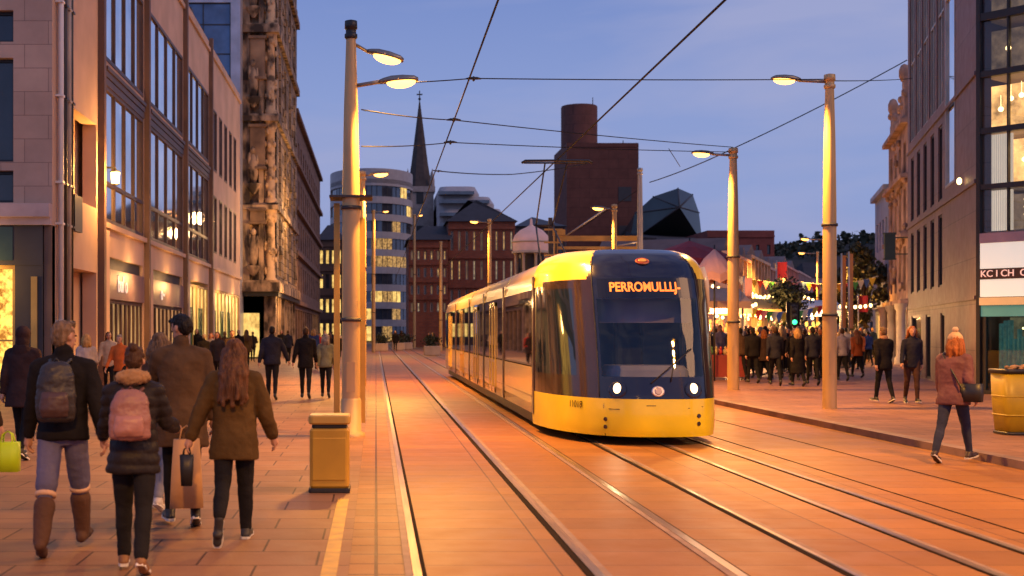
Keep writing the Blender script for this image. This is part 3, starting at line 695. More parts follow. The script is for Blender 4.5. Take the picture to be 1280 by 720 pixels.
# glazed street front: floor bands, curtains, pendant lamps in real rooms
mb = MB()
lev = [(4.1,4.38),(5.52,5.66),(7.0,7.15),(8.5,8.66),(10.0,10.2),(11.6,11.8)]
for a, b in lev[1:]: mb.obox(C0, dR, nR, .03, 14, -.12, .05, a, b)
for k, s_ in enumerate((0.02, 3.2, 6.4, 9.6, 12.8)): mb.obox(C0, dR, nR, s_, s_+.1, -.12, .07, .1, 20)
for k, s_ in enumerate((.82, 2.4, 4.0, 5.6, 7.2, 8.8, 10.4)): mb.obox(C0, dR, nR, s_, s_+.035, -.10, .03, 4.4, 20)
child(mb, 'window_frame', M_black, bM)
g = MB(); g.obox(C0, dR, nR, .03, 14, -.06, -.055, 4.4, 20); child(g, 'pane', clear_glass('front glass', (.95,.95,1), .15), bM)
mb = MB()
for z in (4.4,5.6,7.08,8.58,10.1,11.7): mb.obox(C0, dR, nR, .1, 14, -4, -.13, z-.05, z+.02)
mb.obox(C0, dR, nR, .0, 14, -4.2, -4.0, 0.1, 20); mb.obox(C0, dR, nR, 13.9, 14, -4, -.1, .1, 20)
child(mb, 'floor_slabs', mat('interior plaster', (.5,.42,.32), .8), bM)
for i, (za, zb, m_) in enumerate(((4.42,5.5,W_dim),(5.68,6.98,W_warm),(7.17,8.48,W_warm),(8.68,9.98,W_dim),(10.2,11.5,W_dim))):
    q = MB(); q.obox(C0, dR, nR, -.25, 13.9, -1.15, -1.1, za, zb-.05); child(q, 'room_wall', glow_mat('amber room wall', (1.0,.52,.15), 3.2, cell=1.5, contrast=(.3,.7)) if i in (1,2) else glow_mat('dim room wall', (.5,.32,.17), .6, cell=1.5), bM)
for i, (za, zb) in enumerate(((4.42,5.5),(5.68,6.98))):
    q = MB(); 
    for k in range(24): q.obox(C0, dR, nR, .13+k*.029, .155+k*.029, -.3-.03*(k%2), -.2-.03*(k%2), za, zb)
    child(q, 'curtain', mat('glowing pale curtain', (.62,.58,.50), .8, emit=(.95,.80,.58), estr=.62), bM)  # emission stands in for room light coming through the cloth
M_pend = mat('pendant bulb', (1,.8,.5), .3, emit=(1,.66,.25), estr=7)
for (s_, z) in ((.35,7.7),(.9,8.0),(.62,7.95),(1.1,7.5),(.55,9.3),(1.15,9.45),(.98,6.3),(1.15,6.6),(1.0,5.05),(1.0,4.85),(1.0,5.25),(1.02,4.65),(2.2,6.4),(3.4,7.8)):
    t_ = -.6; c = (C0[0]+dR[0]*s_+nR[0]*t_, C0[1]+dR[1]*s_+nR[1]*t_, z)
    q = MB(); r_ = .035 if z < 5.3 else .07; q.ell(c, r_, r_, r_, 10); q.tube([(c[0],c[1],z+r_),(c[0],c[1],z+r_+.3)], .006, 4); child(q, 'pendant_lamp', M_pend, bM)
q = MB(); q.obox(C0, dR, nR, .13, 4.4, -.1, .10, 4.1, 4.36); child(q, 'canopy_edge', mat('pinkish strip', (.52,.36,.36), .5), bM)
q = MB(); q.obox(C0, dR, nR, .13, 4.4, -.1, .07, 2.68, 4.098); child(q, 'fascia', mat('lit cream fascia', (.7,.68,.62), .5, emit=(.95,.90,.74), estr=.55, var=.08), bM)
q = MB(); q.obox(C0, dR, nR, .13, 4.4, .071, .10, 3.14, 3.42); child(q, 'sign_band', mat('dark red-brown band', (.05,.02,.015), .5), bM)
angR = math.atan2(dR[1], dR[0])
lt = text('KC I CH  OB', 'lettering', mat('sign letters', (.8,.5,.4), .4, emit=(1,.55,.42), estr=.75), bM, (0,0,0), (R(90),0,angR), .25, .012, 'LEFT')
lt.location = (C0[0]+dR[0]*.16+nR[0]*.115, C0[1]+dR[1]*.16+nR[1]*.115, 3.28)
q = MB(); q.obox(C0, dR, nR, .13, 4.4, -.1, .12, 2.46, 2.66); child(q, 'trim', mat('amber trim', (.62,.40,.2), .5, emit=(1,.6,.25), estr=.35), bM)  # warm light on the trim put in as emission
q = MB(); q.obox(C0, dR, nR, .13, 4.4, -.1, .03, 2.16, 2.45); child(q, 'transom_panel', mat('teal panel', (.10,.30,.27), .3, emit=(.2,.75,.62), estr=.16), bM)  # faint emission in place of shop light on the panel
q = MB()
for s_ in (.2, 1.9, 3.6, 5.3): q.obox(C0, dR, nR, s_, s_+.06, -.08, .02, .12, 2.15)
q.obox(C0, dR, nR, .2, 14, -.08, .03, .1, .22); child(q, 'shopfront', M_black, bM)
g = MB(); g.obox(C0, dR, nR, .15, 14, -.04, -.035, .12, 2.15); child(g, 'pane', clear_glass('shop glass', (.9,1,1), .15), bM)
q = MB()
rr = random.Random(5)
for k in range(40):
    s_ = .3+k*.12; q.obox(C0, dR, nR, s_, s_+rr.uniform(.03,.08), -.7-rr.random()*.3, -.6, .12, rr.uniform(1.5,2.1))
child(q, 'display_curtain', mat('teal drapes', (.12,.30,.30), .6, var=.7, vscale=6, emit=(.2,.6,.6), estr=.10), bM)  # drapes emit a little, standing in for the shop's lighting
q = MB(); q.obox(C0, dR, nR, .15, 14, -1.6, -1.5, .12, 2.15); child(q, 'shop_wall', glow_mat('shop wall', (.55,.42,.22), .35, c2=(.03,.05,.05), cell=3), bM)
q = MB()
for k in range(9): 
    s_ = .75+k*.35; c = (C0[0]+dR[0]*s_-nR[0]*1.0, C0[1]+dR[1]*s_-nR[1]*1.0, 1.85+.1*(k%2)); q.ell(c,.03,.03,.03,6)
child(q, 'shop_lamp', M_pend, bM)
q = MB(); q.obox(C0, dR, nR, 4.42, 14, -.14, .06, .1, 4.39); child(q, 'side_wall', M_mbrown, bM)
rebase(bM)
wl = MB(); wl.ell((0,0,0), .07,.07,.1,10); 
wl_o = wl.build('wall_lamp', M_pend, loc=(C0[0]+dL[0]*2.0+nL[0]*.15, C0[1]+dL[1]*2.0+nL[1]*.15, 6.0)); tag(wl_o, 'small bright wall light on the mauve-brown corner pier', 'lamp')

# ornate old terrace behind it
M_old = mat('old pink-buff stone', (.42,.27,.20), .85, c2=(.16,.10,.08), vscale=1.2, bump=.5, bscale=9, detail=8)
O2 = (27.0, 65.0)
bL = thing('ornate_gabled_house', 'ornate old stone shop with carved gable and cream pillars beyond the corner office', 'building', (27,65,0))
hL = []
for k in range(4):
    s_ = .9+k*2.3; hL += [(s_, s_+1.1, 3.9, 6.2), (s_, s_+1.1, 7.1, 9.2), (s_, s_+1.1, 10, 11.6)]
hL += [(.7,4.4,.15,3.0), (5.6,9.3,.15,3.0)]
mb = MB(); facade(mb, O2, dL, nL, 10, .1, 12.6, hL, .3, back=8)
for z in (3.2,6.6,9.6,12.4): mb.obox(O2, dL, nL, -.1, 10.1, .002, .35, z, z+.22)
for s0_, w_, h_ in ((1.6,2.6,2.4),(7.4,2.2,1.6)):
    for q_ in range(4): mb.obox(O2, dL, nL, s0_-w_/2*(1-q_*.24), s0_+w_/2*(1-q_*.24), -.5, .1-.01*q_, 12.62+h_*q_/4, 12.62+h_*(q_+1)/4-.003)
    mb.ell((O2[0]+dL[0]*s0_, O2[1]+dL[1]*s0_, 12.8+h_), .3,.3,.5,8)
for k in range(60):
    s_ = rr.uniform(.2,9.8); z = rr.choice((rr.uniform(12.4,14.2), rr.uniform(6.3,6.9), rr.uniform(9.3,9.8), rr.uniform(3.5,12))); mb.ell((O2[0]+dL[0]*s_+nL[0]*.1, O2[1]+dL[1]*s_+nL[1]*.1, z), .15,.15,.2,6, smooth=False)
child(mb, 'wall', M_old, bL)
for h in hL: window(bL, O2, dL, nL, *h, .26, 2, 2, M_dark, W_white if h[2] < 1 else M_glass_dark)
for s_ in (.2, 5.0, 9.8):
    q = MB(); c = (O2[0]+dL[0]*s_+nL[0]*.3, O2[1]+dL[1]*s_+nL[1]*.3, .1); q.lathe(c, [(.34,0),(.34,.3),(.24,.4),(.21,2.7),(.3,2.85),(.36,3.1)], 12); child(q, 'pillar', M_cream, bL)
rebase(bL)
O3 = (O2[0]+dL[0]*10.1, O2[1]+dL[1]*10.1)
bL2 = thing('pale_terrace_house', 'narrow blue-grey painted house at the far end of the ornate terrace', 'building', (*O3,0))
hh = [(.8+k*2, 1.9+k*2, z, z+1.8) for k in range(4) for z in (4,6.8)]+[(.6,8,.15,2.9)]
mb = MB(); facade(mb, O3, dL, nL, 9, .1, 10.4, hh, .25, back=6); mb.obox(O3, dL, nL, 0, 9, .002, .2, 3.2, 3.4); mb.obox(O3, dL, nL, 0, 9, .002, .3, 10.1, 10.39)
child(mb, 'wall', mat('blue-grey paint', (.26,.30,.42), .5), bL2)
for h in hh: window(bL2, O3, dL, nL, *h, .2, 1, 1, M_white, W_yel if h[2] < 1 else M_glass_sky)
rebase(bL2)
# blade sign on the ornate house
s_ = MB(); s_.box(-.26,.26,-.06,.06,-.62,.62); s_.box(-.3,.3,-.08,.08,.58,.66); s_.box(-.3,.3,-.08,.08,-.66,-.58); s_.box(.26,1.0,-.03,.03,.4,.45); s_.box(.26,1.0,-.03,.03,-.4,-.35)
tag(s_.build('hanging_sign', mat('dark green sign', (.03,.045,.03), .5), loc=(at(1112,62),62,5.9)), 'dark square hanging sign on iron brackets before the ornate terrace', 'sign')

# row of low shops along the far side of the right-hand street
dK = (.383, .924); nK = (.924, -.383)
def kshop(i, s0, W, h, name, label, m, litm, gable):
    O = (19.0+dK[0]*s0, 70+dK[1]*s0)
    b = thing(name, label, 'building', (*O, 0))
    n_ = max(3, int(W/1.9)); hs_ = []
    for k in range(n_):
        a = (k+.22)*W/n_; hs_.append((a, a+W/n_*.56, 3.5, h-.8))
    for k in range(n_//2+1):
        w_ = W/(n_//2+1); hs_.append((k*w_+.3, (k+1)*w_-.3, .15, 2.7))
    mb = MB(); facade(mb, O, dK, nK, W-.05, .1, h, hs_, .25, back=8)
    for k in range(n_+1): mb.obox(O, dK, nK, max(0,k*W/n_-.16), min(W-.06,k*W/n_+.16), .002, .3, .1, h+.12)
    mb.obox(O, dK, nK, 0, W-.05, .002, .35, 2.85, 3.2); mb.obox(O, dK, nK, 0, W-.05, -.1, .32, h+.121, h+.3)
    child(mb, 'wall', m, b)
    q = MB(); P = lambda a, t_, z: (O[0]+dK[0]*a+nK[0]*t_, O[1]+dK[1]*a+nK[1]*t_, z)
    ng = gable
    for g_ in range(ng):
        a, c = W*g_/ng, W*(g_+1)/ng-.06; hh_ = .8
        q.add([P(a,0,h+.3),P(c,0,h+.3),P((a+c)/2,0,h+.3+hh_),P(a,-7,h+.3),P(c,-7,h+.3),P((a+c)/2,-7,h+.3+hh_)], [(0,1,2),(0,2,5,3),(1,4,5,2),(3,5,4)])
    if ng: child(q, 'roof', mat('grey-mauve roof', (.13,.10,.10), .8), b)
    for h_ in hs_: window(b, O, dK, nK, *h_, .2, 1 if h_[2] > 1 else 3, 1, M_dark, rr.choice(litm) if h_[2] < 1 else rr.choice([M_glass_dark, M_glass_dark, W_dim]), fw=.08)
    rebase(b)
KM = [mat('pink render', (.55,.38,.33), .8, bump=.1), mat('buff render', (.52,.40,.30), .8, bump=.1), mat('mauve render', (.42,.31,.30), .8), mat('rose render', (.46,.25,.22), .8), mat('pale mauve render', (.42,.32,.32), .8)]
kshop(0, 0, 11, 5.9, 'shop_terrace', 'pink rendered shop with four gables, first in the row behind the second right pole', KM[0], [W_yel, W_warm], 4)
kshop(1, 11, 12, 6.3, 'shop_terrace', 'buff rendered shop with tall pilasters, second in the row', KM[1], [W_warm, W_white], 2)
kshop(2, 23, 12, 6.1, 'shop_terrace', 'mauve rendered shop in the middle of the low row', KM[2], [W_yel, W_white], 3)
kshop(3, 35, 14, 6.9, 'shop_terrace', 'rose rendered shop with two gables towards the far end of the low row', KM[3], [W_warm, W_yel], 2)
kshop(4, 49, 16, 7.0, 'shop_terrace', 'pale mauve flat-topped shop ending the low row beside the first right pole', KM[4], [W_white, W_warm], 0)
block('street_end_house', 'pink house with lit ground floor closing the right-hand street', 1008, 1046, 347, 190, 10, KM[0], 2, 5, None, .4, .5, lit=.6, roof=(2.5,1,1,M_slate))
block('street_end_house', 'taller buff house closing the street right of the first right pole', 1047, 1094, 338, 196, 10, KM[1], 3, 5, None, .4, .5, lit=.6, roof=(2.5,1,1,M_slate))

# ================================================================== STREET LAMP / WIRE POLES
M_pole = mat('gold-grey pole paint', (.60,.40,.17), .42, .15, var=.22, vscale=1.3, stretch=(3,3,.5), bump=.05)
def lamp_head(parent, p, ang, far=False, size=1.0, tilt=4):
    size *= 1.0
    """cobra-head luminaire: tapered housing over a bright lens; p = fixing end, ang = heading of the arm"""
    h = MB(); L = .62*size; Wd = .15*size
    prof = [(0,.05,.05),(.1,.07,.07),(.3,.13,.09),(.6,.15,.09),(.9,.13,.07),(1.0,.08,.04)]
    rings = []
    for u, w_, t_ in prof:
        rings.append([(u*L, -w_*size, 0), (u*L, -w_*.7*size, t_*size), (u*L, w_*.7*size, t_*size), (u*L, w_*size, 0)])
    vs = sum(rings, []); fs = [(i*4+k, i*4+(k+1)%4, i*4+4+(k+1)%4, i*4+4+k) for i in range(len(rings)-1) for k in range(4)]+[(3,2,1,0), (20,21,22,23)]
    h.add(vs, fs, 0, True)
    o_ = h.build('luminaire', M_lampbody, parent, loc=p); o_.rotation_euler = (0, -R(tilt), ang)
    l = MB(); l.ell((.56*L,0,-.005), .38*L, .14*size, .10*size, 14); l.build('lens', M_lamp_far if far else M_lamp, o_)
    return o_
def spot(loc, e_, c=LAMP_COL, size=152, r_=.18):
    l = bpy.data.lights.new('street_light', 'SPOT'); l.energy = e_*LAMP_W; l.color = c; l.shadow_soft_size = r_
    l.spot_size = R(size); l.spot_blend = .5
    o_ = bpy.data.objects.new('street_light', l); col.objects.link(o_); o_.location = loc; return o_
def street_pole(name, label, x, y, z0, H, r0, r1, arms, group, cat='street lamp', energy=700, collars=(.28,.55), far=False, m=None, base=True):
    """arms: (height, reach, heading in degrees)"""
    t = thing(name, label, cat, (x, y, z0), group=group)
    p = MB(); n_ = 18 if not far else 10
    p.lathe((0,0,0), [(r0,0),(r0*.98,H*.3),(r0*.93,H*.6),((r0+r1)/2,H*.8),(r1,H-.25),(r1*.98,H-.05),(0,H)], n_)
    p.build('pole', m or M_pole, t)
    if base and not far:
        b = MB(); b.lathe((0,0,0), [(r0*1.55,0),(r0*1.5,.06),(r0*1.12,.09),(r0*1.12,.6),(r0*1.01,.64)], n_); b.build('base_sleeve', m or M_pole, t)
    for c in collars:
        k = MB(); k.lathe((0,0,H*c), [(r0*1.0,-.02),(r0*1.13,-.02),(r0*1.13,.04),(r0*1.0,.04)], n_); k.build('collar', M_dark, t)
    if not far: k = MB(); k.obox((0,0),(1,0),(0,-1),-r0*.45,r0*.45,r0*.80,r0*1.0,.75,1.25); k.build('access_door', m or M_pole, t)
    k = MB(); k.lathe((0,0,H), [(r1*1.15,-.28),(r1*1.35,-.26),(r1*1.35,-.2),(r1*1.1,-.19),(r1*1.1,-.12),(r1*1.35,-.11),(r1*1.3,.02),(0,.05)], n_); k.build('cap', M_black if x < 0 and H < 6.96 else (m or M_pole), t)
    for (h, reach, hd) in arms:
        a = R(hd); ax = MB(); r_in = r1*.6; L_ = reach-.55
        ax.tube([(math.cos(a)*r_in, math.sin(a)*r_in, h-.03), (math.cos(a)*L_, math.sin(a)*L_, h)], .035, 8); ax.build('arm', M_lampbody, t)
        lamp_head(t, (math.cos(a)*(L_-.04), math.sin(a)*(L_-.04), h-.01), a, far)
        if energy: spot((x+math.cos(a)*(reach+.1), y+math.sin(a)*(reach+.1), z0+h-.32), energy)
    return t
GP = 'street lamp and wire poles along the tracks'
pL1 = street_pole('lamp_pole', 'tall thick pole with two glowing lamps beside the left litter bin', -.42, 21.5, 0, 6.95, .155, .08, [], GP, energy=0)
a_ = MB(); a_.tube([(.05,0,5.88),(.52,0,5.96)], .035, 8); a_.build('arm', M_lampbody, pL1); lamp_head(pL1, (.48,0,5.93), 0, size=1.05)
a_ = MB(); a_.tube([(.02,.06,6.62),(.30,.7,6.60)], .03, 8); a_.build('arm', M_lampbody, pL1); o_ = lamp_head(pL1, (.26,.62,6.58), 0, size=1.05, tilt=-14)
spot((.8, 21.4, 5.7), 700); spot((.6, 22.3, 6.2), 350)
c_ = MB(); c_.obox((0,0),(1,0),(0,1),.10,.235,.35,.5,.2,3.7); c_.obox((0,0),(1,0),(0,1),-.30,-.2,.35,.45,.2,3.95)
c_.build('cable_duct', mat('amber duct', (.55,.34,.08), .4, .2), pL1)
c_ = MB(); c_.obox((0,0),(1,0),(0,1),-.36,.36,-.18,.5,4.0,4.035); c_.build('bracket', M_dark, pL1)
pR1 = street_pole('lamp_pole', 'gold-lit pole nearest on the right pavement, lamp reaching left', at(1037,27.5), 27.5, .106, 7.15, .15, .09, [(7.05, 1.22, 180)], GP, energy=1000, base=False)
pR2 = street_pole('lamp_pole', 'gold-lit second pole on the right, close behind the tram front', at(916.5,36.4), 36.4, .106, 6.85, .165, .10, [(6.7, 1.15, 180)], GP, energy=1000, base=False)
pR3 = street_pole('lamp_pole', 'pole whose lamp glows just above the tram roof', at(768,55), 55, .106, 7.1, .12, .09, [(6.95, .95, 180)], GP, energy=900, base=False)
street_pole('lamp_pole', 'slim pole with lamp seen left of the tram, in front of the brick hall', at(612,75), 75, 0, 8.35, .12, .09, [(8.2, 1.15, 180)], GP, energy=900, base=False, far=True)
street_pole('lamp_pole', 'slim golden pole at the tail of the tram', at(551,120), 120, 0, 10.2, .16, .12, [], GP, energy=0, base=False, far=True)
street_pole('lamp_pole', 'pole hidden behind the near left pole, its lamp reaching right before the curved office', at(453,42), 42, 0, 7.0, .13, .09, [(6.92, .85, 0)], GP, energy=1800, base=False)
street_pole('lamp_pole', 'far thin pole standing before the curved office with lamp on top', at(467,110), 110, 0, 12.2, .16, .12, [(12.1, 1.3, 0)], GP, energy=1200, base=False, far=True)
street_pole('lamp_pole', 'distant lamp beside the church tower', at(518,140), 140, 0, 14.6, .14, .12, [(14.5, .9, 0)], GP, energy=0, base=False, far=True)
street_pole('lamp_pole', 'distant lamp half hidden by the nearest right pole, over the crowd', at(1034,78), 78, .106, 7.4, .10, .08, [(7.3, 1.6, 180)], GP, energy=2200, base=False, far=True)
street_pole('lamp_pole', 'lowest distant lamp deep in the right-hand street', at(1022,100), 100, .106, 7.9, .10, .08, [(7.8, 1.5, 180)], GP, energy=2600, base=False, far=True)
# poles of the same row nearer than the photograph's edge of view (they light the foreground)
for i, (x, y, hd, lab) in enumerate(((-1.9, .6, 0, 'left row just outside the left edge'), (9.75, 12.0, 180, 'right row just outside the right edge'))):
    street_pole('lamp_pole', 'lamp pole of the %s of the picture' % lab, x, y, 0 if x < 0 else .106, 7.1, .15, .09, [(7.0, 1.2, hd)], GP, energy=1000, base=False)
gp = street_pole('wire_mast', 'plain grey mast rising behind the tram roof', at(800,60), 60, .106, 9.3, .15, .10, [], None, cat='mast', energy=0, m=M_galv, base=False)

# tram-stop gantry lit amber behind the tram
gt = thing('stop_gantry', 'amber-lit steel gantry with crossbeams just behind the tram roof', 'gantry', (8.6, 62, .106))
M_amb = mat('amber steel', (.55,.32,.08), .4, .3)
for x0, x1, z0, z1 in ((0,4.2,6.05,6.3),(0,4.2,5.65,5.78)):
    q = MB(); q.box(x0,x1,-.1,.1,z0,z1); q.build('beam', M_amb, gt)
for x in (.1,2.95,4.1): q = MB(); q.box(x-.09,x+.09,-.08,.08,0,6.04); q.build('post', M_amb, gt)
for a, b in (((.6,-.11,6.3),(2.5,-.11,7.6)), ((4.1,-.11,6.0),(3.0,-.11,5.8))): q = MB(); q.tube([a,b], .045, 6); q.build('brace', M_galv, gt)
q = MB(); q.box(-.2,.55,-.15,.15,6.31,6.6); q.build('signal_box', M_amb, gt)
sg = thing('signal_post', 'tall dark post with ladder arms standing left of the gantry', 'post', (at(688,60), 60, .106))
q = MB(); q.box(-.09,.09,-.09,.09,0,7.0); q.box(.22,.30,-.05,.05,0,6.4); q.build('post', M_dark, sg)
for z in (5.2,5.8,6.4): q = MB(); q.box(-.3,.55,-.1,-.05,z,z+.08); q.build('arm', M_amb, sg)
# domed kiosk
kk = thing('domed_kiosk', 'tall kiosk with pink-lit pale dome on arches, showing above the tram roof', 'kiosk', (at(664,85), 85, .106))
q = MB(); q.lathe((0,0,0), [(1.22,7.0),(1.25,7.7),(1.1,8.05),(.75,8.4),(.3,8.62),(.1,8.75),(.08,9.1),(0,9.2)], 20); q.build('dome', mat('pink-lit pale dome', (.62,.42,.40), .6, emit=(.9,.5,.42), estr=.10), kk)  # pink light on the dome put into its colour and faint emission
q = MB(); q.lathe((0,0,0), [(1.3,6.85),(1.3,7.0),(1.0,7.0)], 20); q.lathe((0,0,0), [(1.26,7.55),(1.33,7.6),(1.26,7.66)], 20); q.build('cornice', M_cream, kk)
for k in range(8):
    a = R(45*k+10); q = MB(); q.lathe((1.05*math.cos(a),1.05*math.sin(a),0), [(.14,0),(.10,.4),(.09,6.6),(.15,6.85)], 8); q.build('column', M_cream, kk)
q = MB(); q.lathe((0,0,0), [(.7,0),(.7,6.8)], 16); q.build('core', M_dark, kk)

# ================================================================== OVERHEAD WIRES
def wire(label, pts, r_=.012, sag=0, name='overhead_wire', ins=()):
    P = []
    for i in range(len(pts)-1):
        a, b = Vector(pts[i]), Vector(pts[i+1])
        for k in range(12):
            u = k/12; p = a.lerp(b, u); p.z -= sag*4*u*(1-u); P.append(p)
    P.append(Vector(pts[-1])); mb = MB(); mb.tube(P, r_, 6); o_ = mb.build(name, M_wire); tag(o_, label, 'wire', 'overhead tram wires')
    for c in ins:
        q = MB(); q.tube([Vector(c)+Vector((-.14,0,0)), Vector(c)+Vector((-.06,0,.01)), Vector(c)+Vector((.06,0,.01)), Vector(c)+Vector((.14,0,0))], [.012,.026,.026,.012], 8); q.ell(c, .03,.03,.05, 8); q.build('insulator', M_black, o_)
zc = 5.65
wire('contact wire running over the yellow tram toward the camera', [(4.1,-10,zc),(4.1,28.6,zc),(4.1,75,zc)], .016)
wire('contact wire over the empty left track', [(1.43,-10,5.65),(1.43,46,5.62),(1.43,100,5.6)], .014)
XA = lambda px, py, Y: (at(px,Y), Y, ht(py,Y))
wire('uppermost span wire between the near left pole and the nearest right pole', [(-.35,21.5,XA(452,105,21.5)[2]), XA(590,98,23), XA(1035,99,27.5)], .011, .02, ins=[XA(592,98.5,23)])
wire('span wire from the left pole sloping down to the second right pole', [XA(452,137,21.5), XA(567,150,25), XA(916,184,36.4)], .011, .03, ins=[XA(567,150,25)])
wire('lower span wire that leaves the left pole level', [XA(452,183,21.5), XA(563,178,27), XA(916,190,36.4)], .011, .03, ins=[XA(563,178,27)])
wire('short span wire between the left contact wire and the pantograph arm', [XA(541,213,45), XA(640,218,50), XA(735,204,56)], .02, .05, ins=[XA(548,214,45)])
wire('long wire from the corner office down past the second right pole', [XA(1134,75,50), XA(920,184,52), XA(812,228,60)], .022, .08)
wire('thin wire continuing from the nearest right pole to the corner office', [XA(1037,101,27.5), XA(1140,98,47)], .012, .03)
wire('droppers wire between the second right lamp and the grey mast', [XA(836,186,38), XA(850,208,42)], .012, 0)
wire('slanting stay behind the gantry', [XA(800,236,60), XA(722,288,62)], .016, 0)
# ================================================================== LITTER BINS
bn = thing('litter_bin', 'bronze box litter bin with grey lid standing by the left pole', 'litter bin', ((at(411.5,13.9)), 14.1, 0), R(0))
M_binb = mat('bronze panel', (.60,.34,.035), .4, .15, var=.2, vscale=2)
q = MB(); q.bbox(-.215,.215,-.2,.2,.05,.70,.04); q.build('body', M_binb, bn)
q = MB(); q.bbox(-.185,.185,-.212,-.1,.14,.60,.01); q.build('door', M_binb, bn)
q = MB(); q.bbox(-.19,.19,-.17,.17,.70,.745,.03); q.build('slot', M_black, bn)
q = MB(); q.bbox(-.228,.228,-.213,.213,.745,.845,.05); q.build('lid', mat('amber lid', (.62,.38,.08), .4, .15), bn)
q = MB(); q.bbox(-.225,.225,-.21,.21,.0,.05,.03); q.build('plinth', M_black, bn)
bn = thing('litter_bin', 'yellow tub litter bin topped with rubbish at the right edge', 'litter bin', (at(1277,20.4)+.02, 20.6, .106))
q = MB(); M_biny = mat('yellow-green plastic', (.52,.36,.02), .4, var=.3, vscale=2)
def taper(mb_, w0, w1, d0, d1, z0, z1, seg=16, e_=5):
    rings = []
    for z, w_, d_ in ((z0,w0,d0),((z0+z1)/2,(w0+w1)/2+.012,(d0+d1)/2+.012),(z1,w1,d1)):
        ring = []
        for k in range(32):
            a = 2*math.pi*k/32; c, s_ = math.cos(a), math.sin(a)
            ring.append((w_*math.copysign(abs(c)**(2/e_), c), d_*math.copysign(abs(s_)**(2/e_), s_), z))
        rings.append(ring)
    vs = sum(rings, []); fs = [(i*32+k, i*32+(k+1)%32, i*32+32+(k+1)%32, i*32+32+k) for i in range(2) for k in range(32)]+[tuple(range(31,-1,-1)), tuple(64+k for k in range(32))]
    mb_.add(vs, fs, 0, True)
taper(q, .27, .32, .27, .32, .05, .98); q.build('tub', M_biny, bn)
q = MB(); taper(q, .335, .345, .335, .345, .98, 1.05); taper(q, .28,.28,.28,.28, 0,.05); q.build('rim', M_black, bn)
for z in (.3,.6): q = MB(); taper(q, .30+z*.03-.012, .30+z*.035-.01, .30+z*.03-.012, .30+z*.035-.01, z, z+.03); q.build('band', M_biny, bn)
lit_ = MB()
for k in range(14):
    lit_.ell((random.uniform(-.22,.22), random.uniform(-.22,.22), random.uniform(0,.05)), random.uniform(.04,.09), random.uniform(.04,.08), random.uniform(.02,.05), 6, smooth=False)
tag(lit_.build('rubbish', mat('crumpled wrappers', (.45,.25,.10), .7, var=.7, vscale=9), loc=(at(1277,20.4)+.02, 20.6, 1.15)), 'heap of crumpled rubbish on top of the yellow bin', 'rubbish')
# ================================================================== TRAM
M_yel = mat('tram yellow paint', (.86,.67,.015), .25, var=.14, vscale=1.5, coat=.6)
M_gold = mat('pale gold roof paint', (.76,.50,.14), .28, var=.12, coat=.5)
M_side = mat('champagne side paint', (.78,.52,.10), .22, .15, var=.1, coat=.6)
M_navy = mat('navy gloss', (.010,.013,.04), .12, var=.1, coat=.2, spec=.6)
M_choc = mat('dark bronze gloss', (.035,.02,.012), .15, var=.2, coat=.5)
M_tglass = mat('tram windscreen', (.010,.016,.030), .05, var=.1, coat=.25, spec=1.0)
M_tside = clear_glass('tram side glass', (.75,.60,.40), .35, tr=.9)
TB = 22.6
tr = thing('tram', 'yellow tram with navy front and orange destination board on the second track', 'tram', (4.1, 22, 0))
import bisect
FZ = [.14,.25,.45,.72,1.0,1.6,2.2,2.6,2.85,3.0,3.09,3.14]
FY = [19.60,19.57,19.56,19.58,19.64,19.82,20.04,20.22,20.40,20.60,20.90,21.5]
HZ = [.14,.3,.6,2.3,2.55,2.75,2.92,3.04,3.11,3.14]
HW = [1.32,1.33,1.33,1.33,1.33,1.30,1.23,1.10,.92,.66]
def interp(x, X, Y):
    if x <= X[0]: return Y[0]
    if x >= X[-1]: return Y[-1]
    i = bisect.bisect_right(X, x)-1; u = (x-X[i])/(X[i+1]-X[i]); u = u*u*(3-2*u)*.3+u*.7
    return Y[i]+(Y[i+1]-Y[i])*u
EXP = 2.9
def cabpt(xr, z, side=None):
    """point on the nose; xr in -1..1 across"""
    hw, yf = interp(z, HZ, HW), interp(z, FZ, FY)
    E_ = 2.35 if xr < 0 else 3.4
    L = TB-yf; yy = L*(1-abs(xr)**E_)**(1/E_) if abs(xr) < 1 else 0
    y = TB-yy
    return Vector((4.09+.17*yy/3.0+xr*hw, y, z))
NT = 150
def xr_of(i):
    a = math.pi*(1-i/NT); c = math.cos(a); return math.copysign(abs(c)**(2/EXP), c) if abs(c) > 1e-9 else 0
zl = sorted(set([.14,.2,.25,.32,.4,.5,.6,.72,.735,.8,.9,.98,1.06,1.2,1.35,1.5,1.65,1.8,1.95,2.1,2.2,2.28,2.34,2.4,2.46,2.52,2.56,2.6,2.65,2.7,2.75,2.8,2.85,2.9,2.94,2.98,3.01,3.04,3.07,3.09,3.11,3.125,3.14]))
cls = {k: MB() for k in ('bumper','front_mask','windscreen','side_cladding|L','cab_side_window|L','roof_shroud|L','side_cladding|R','cab_side_window|R','roof_shroud|R')}
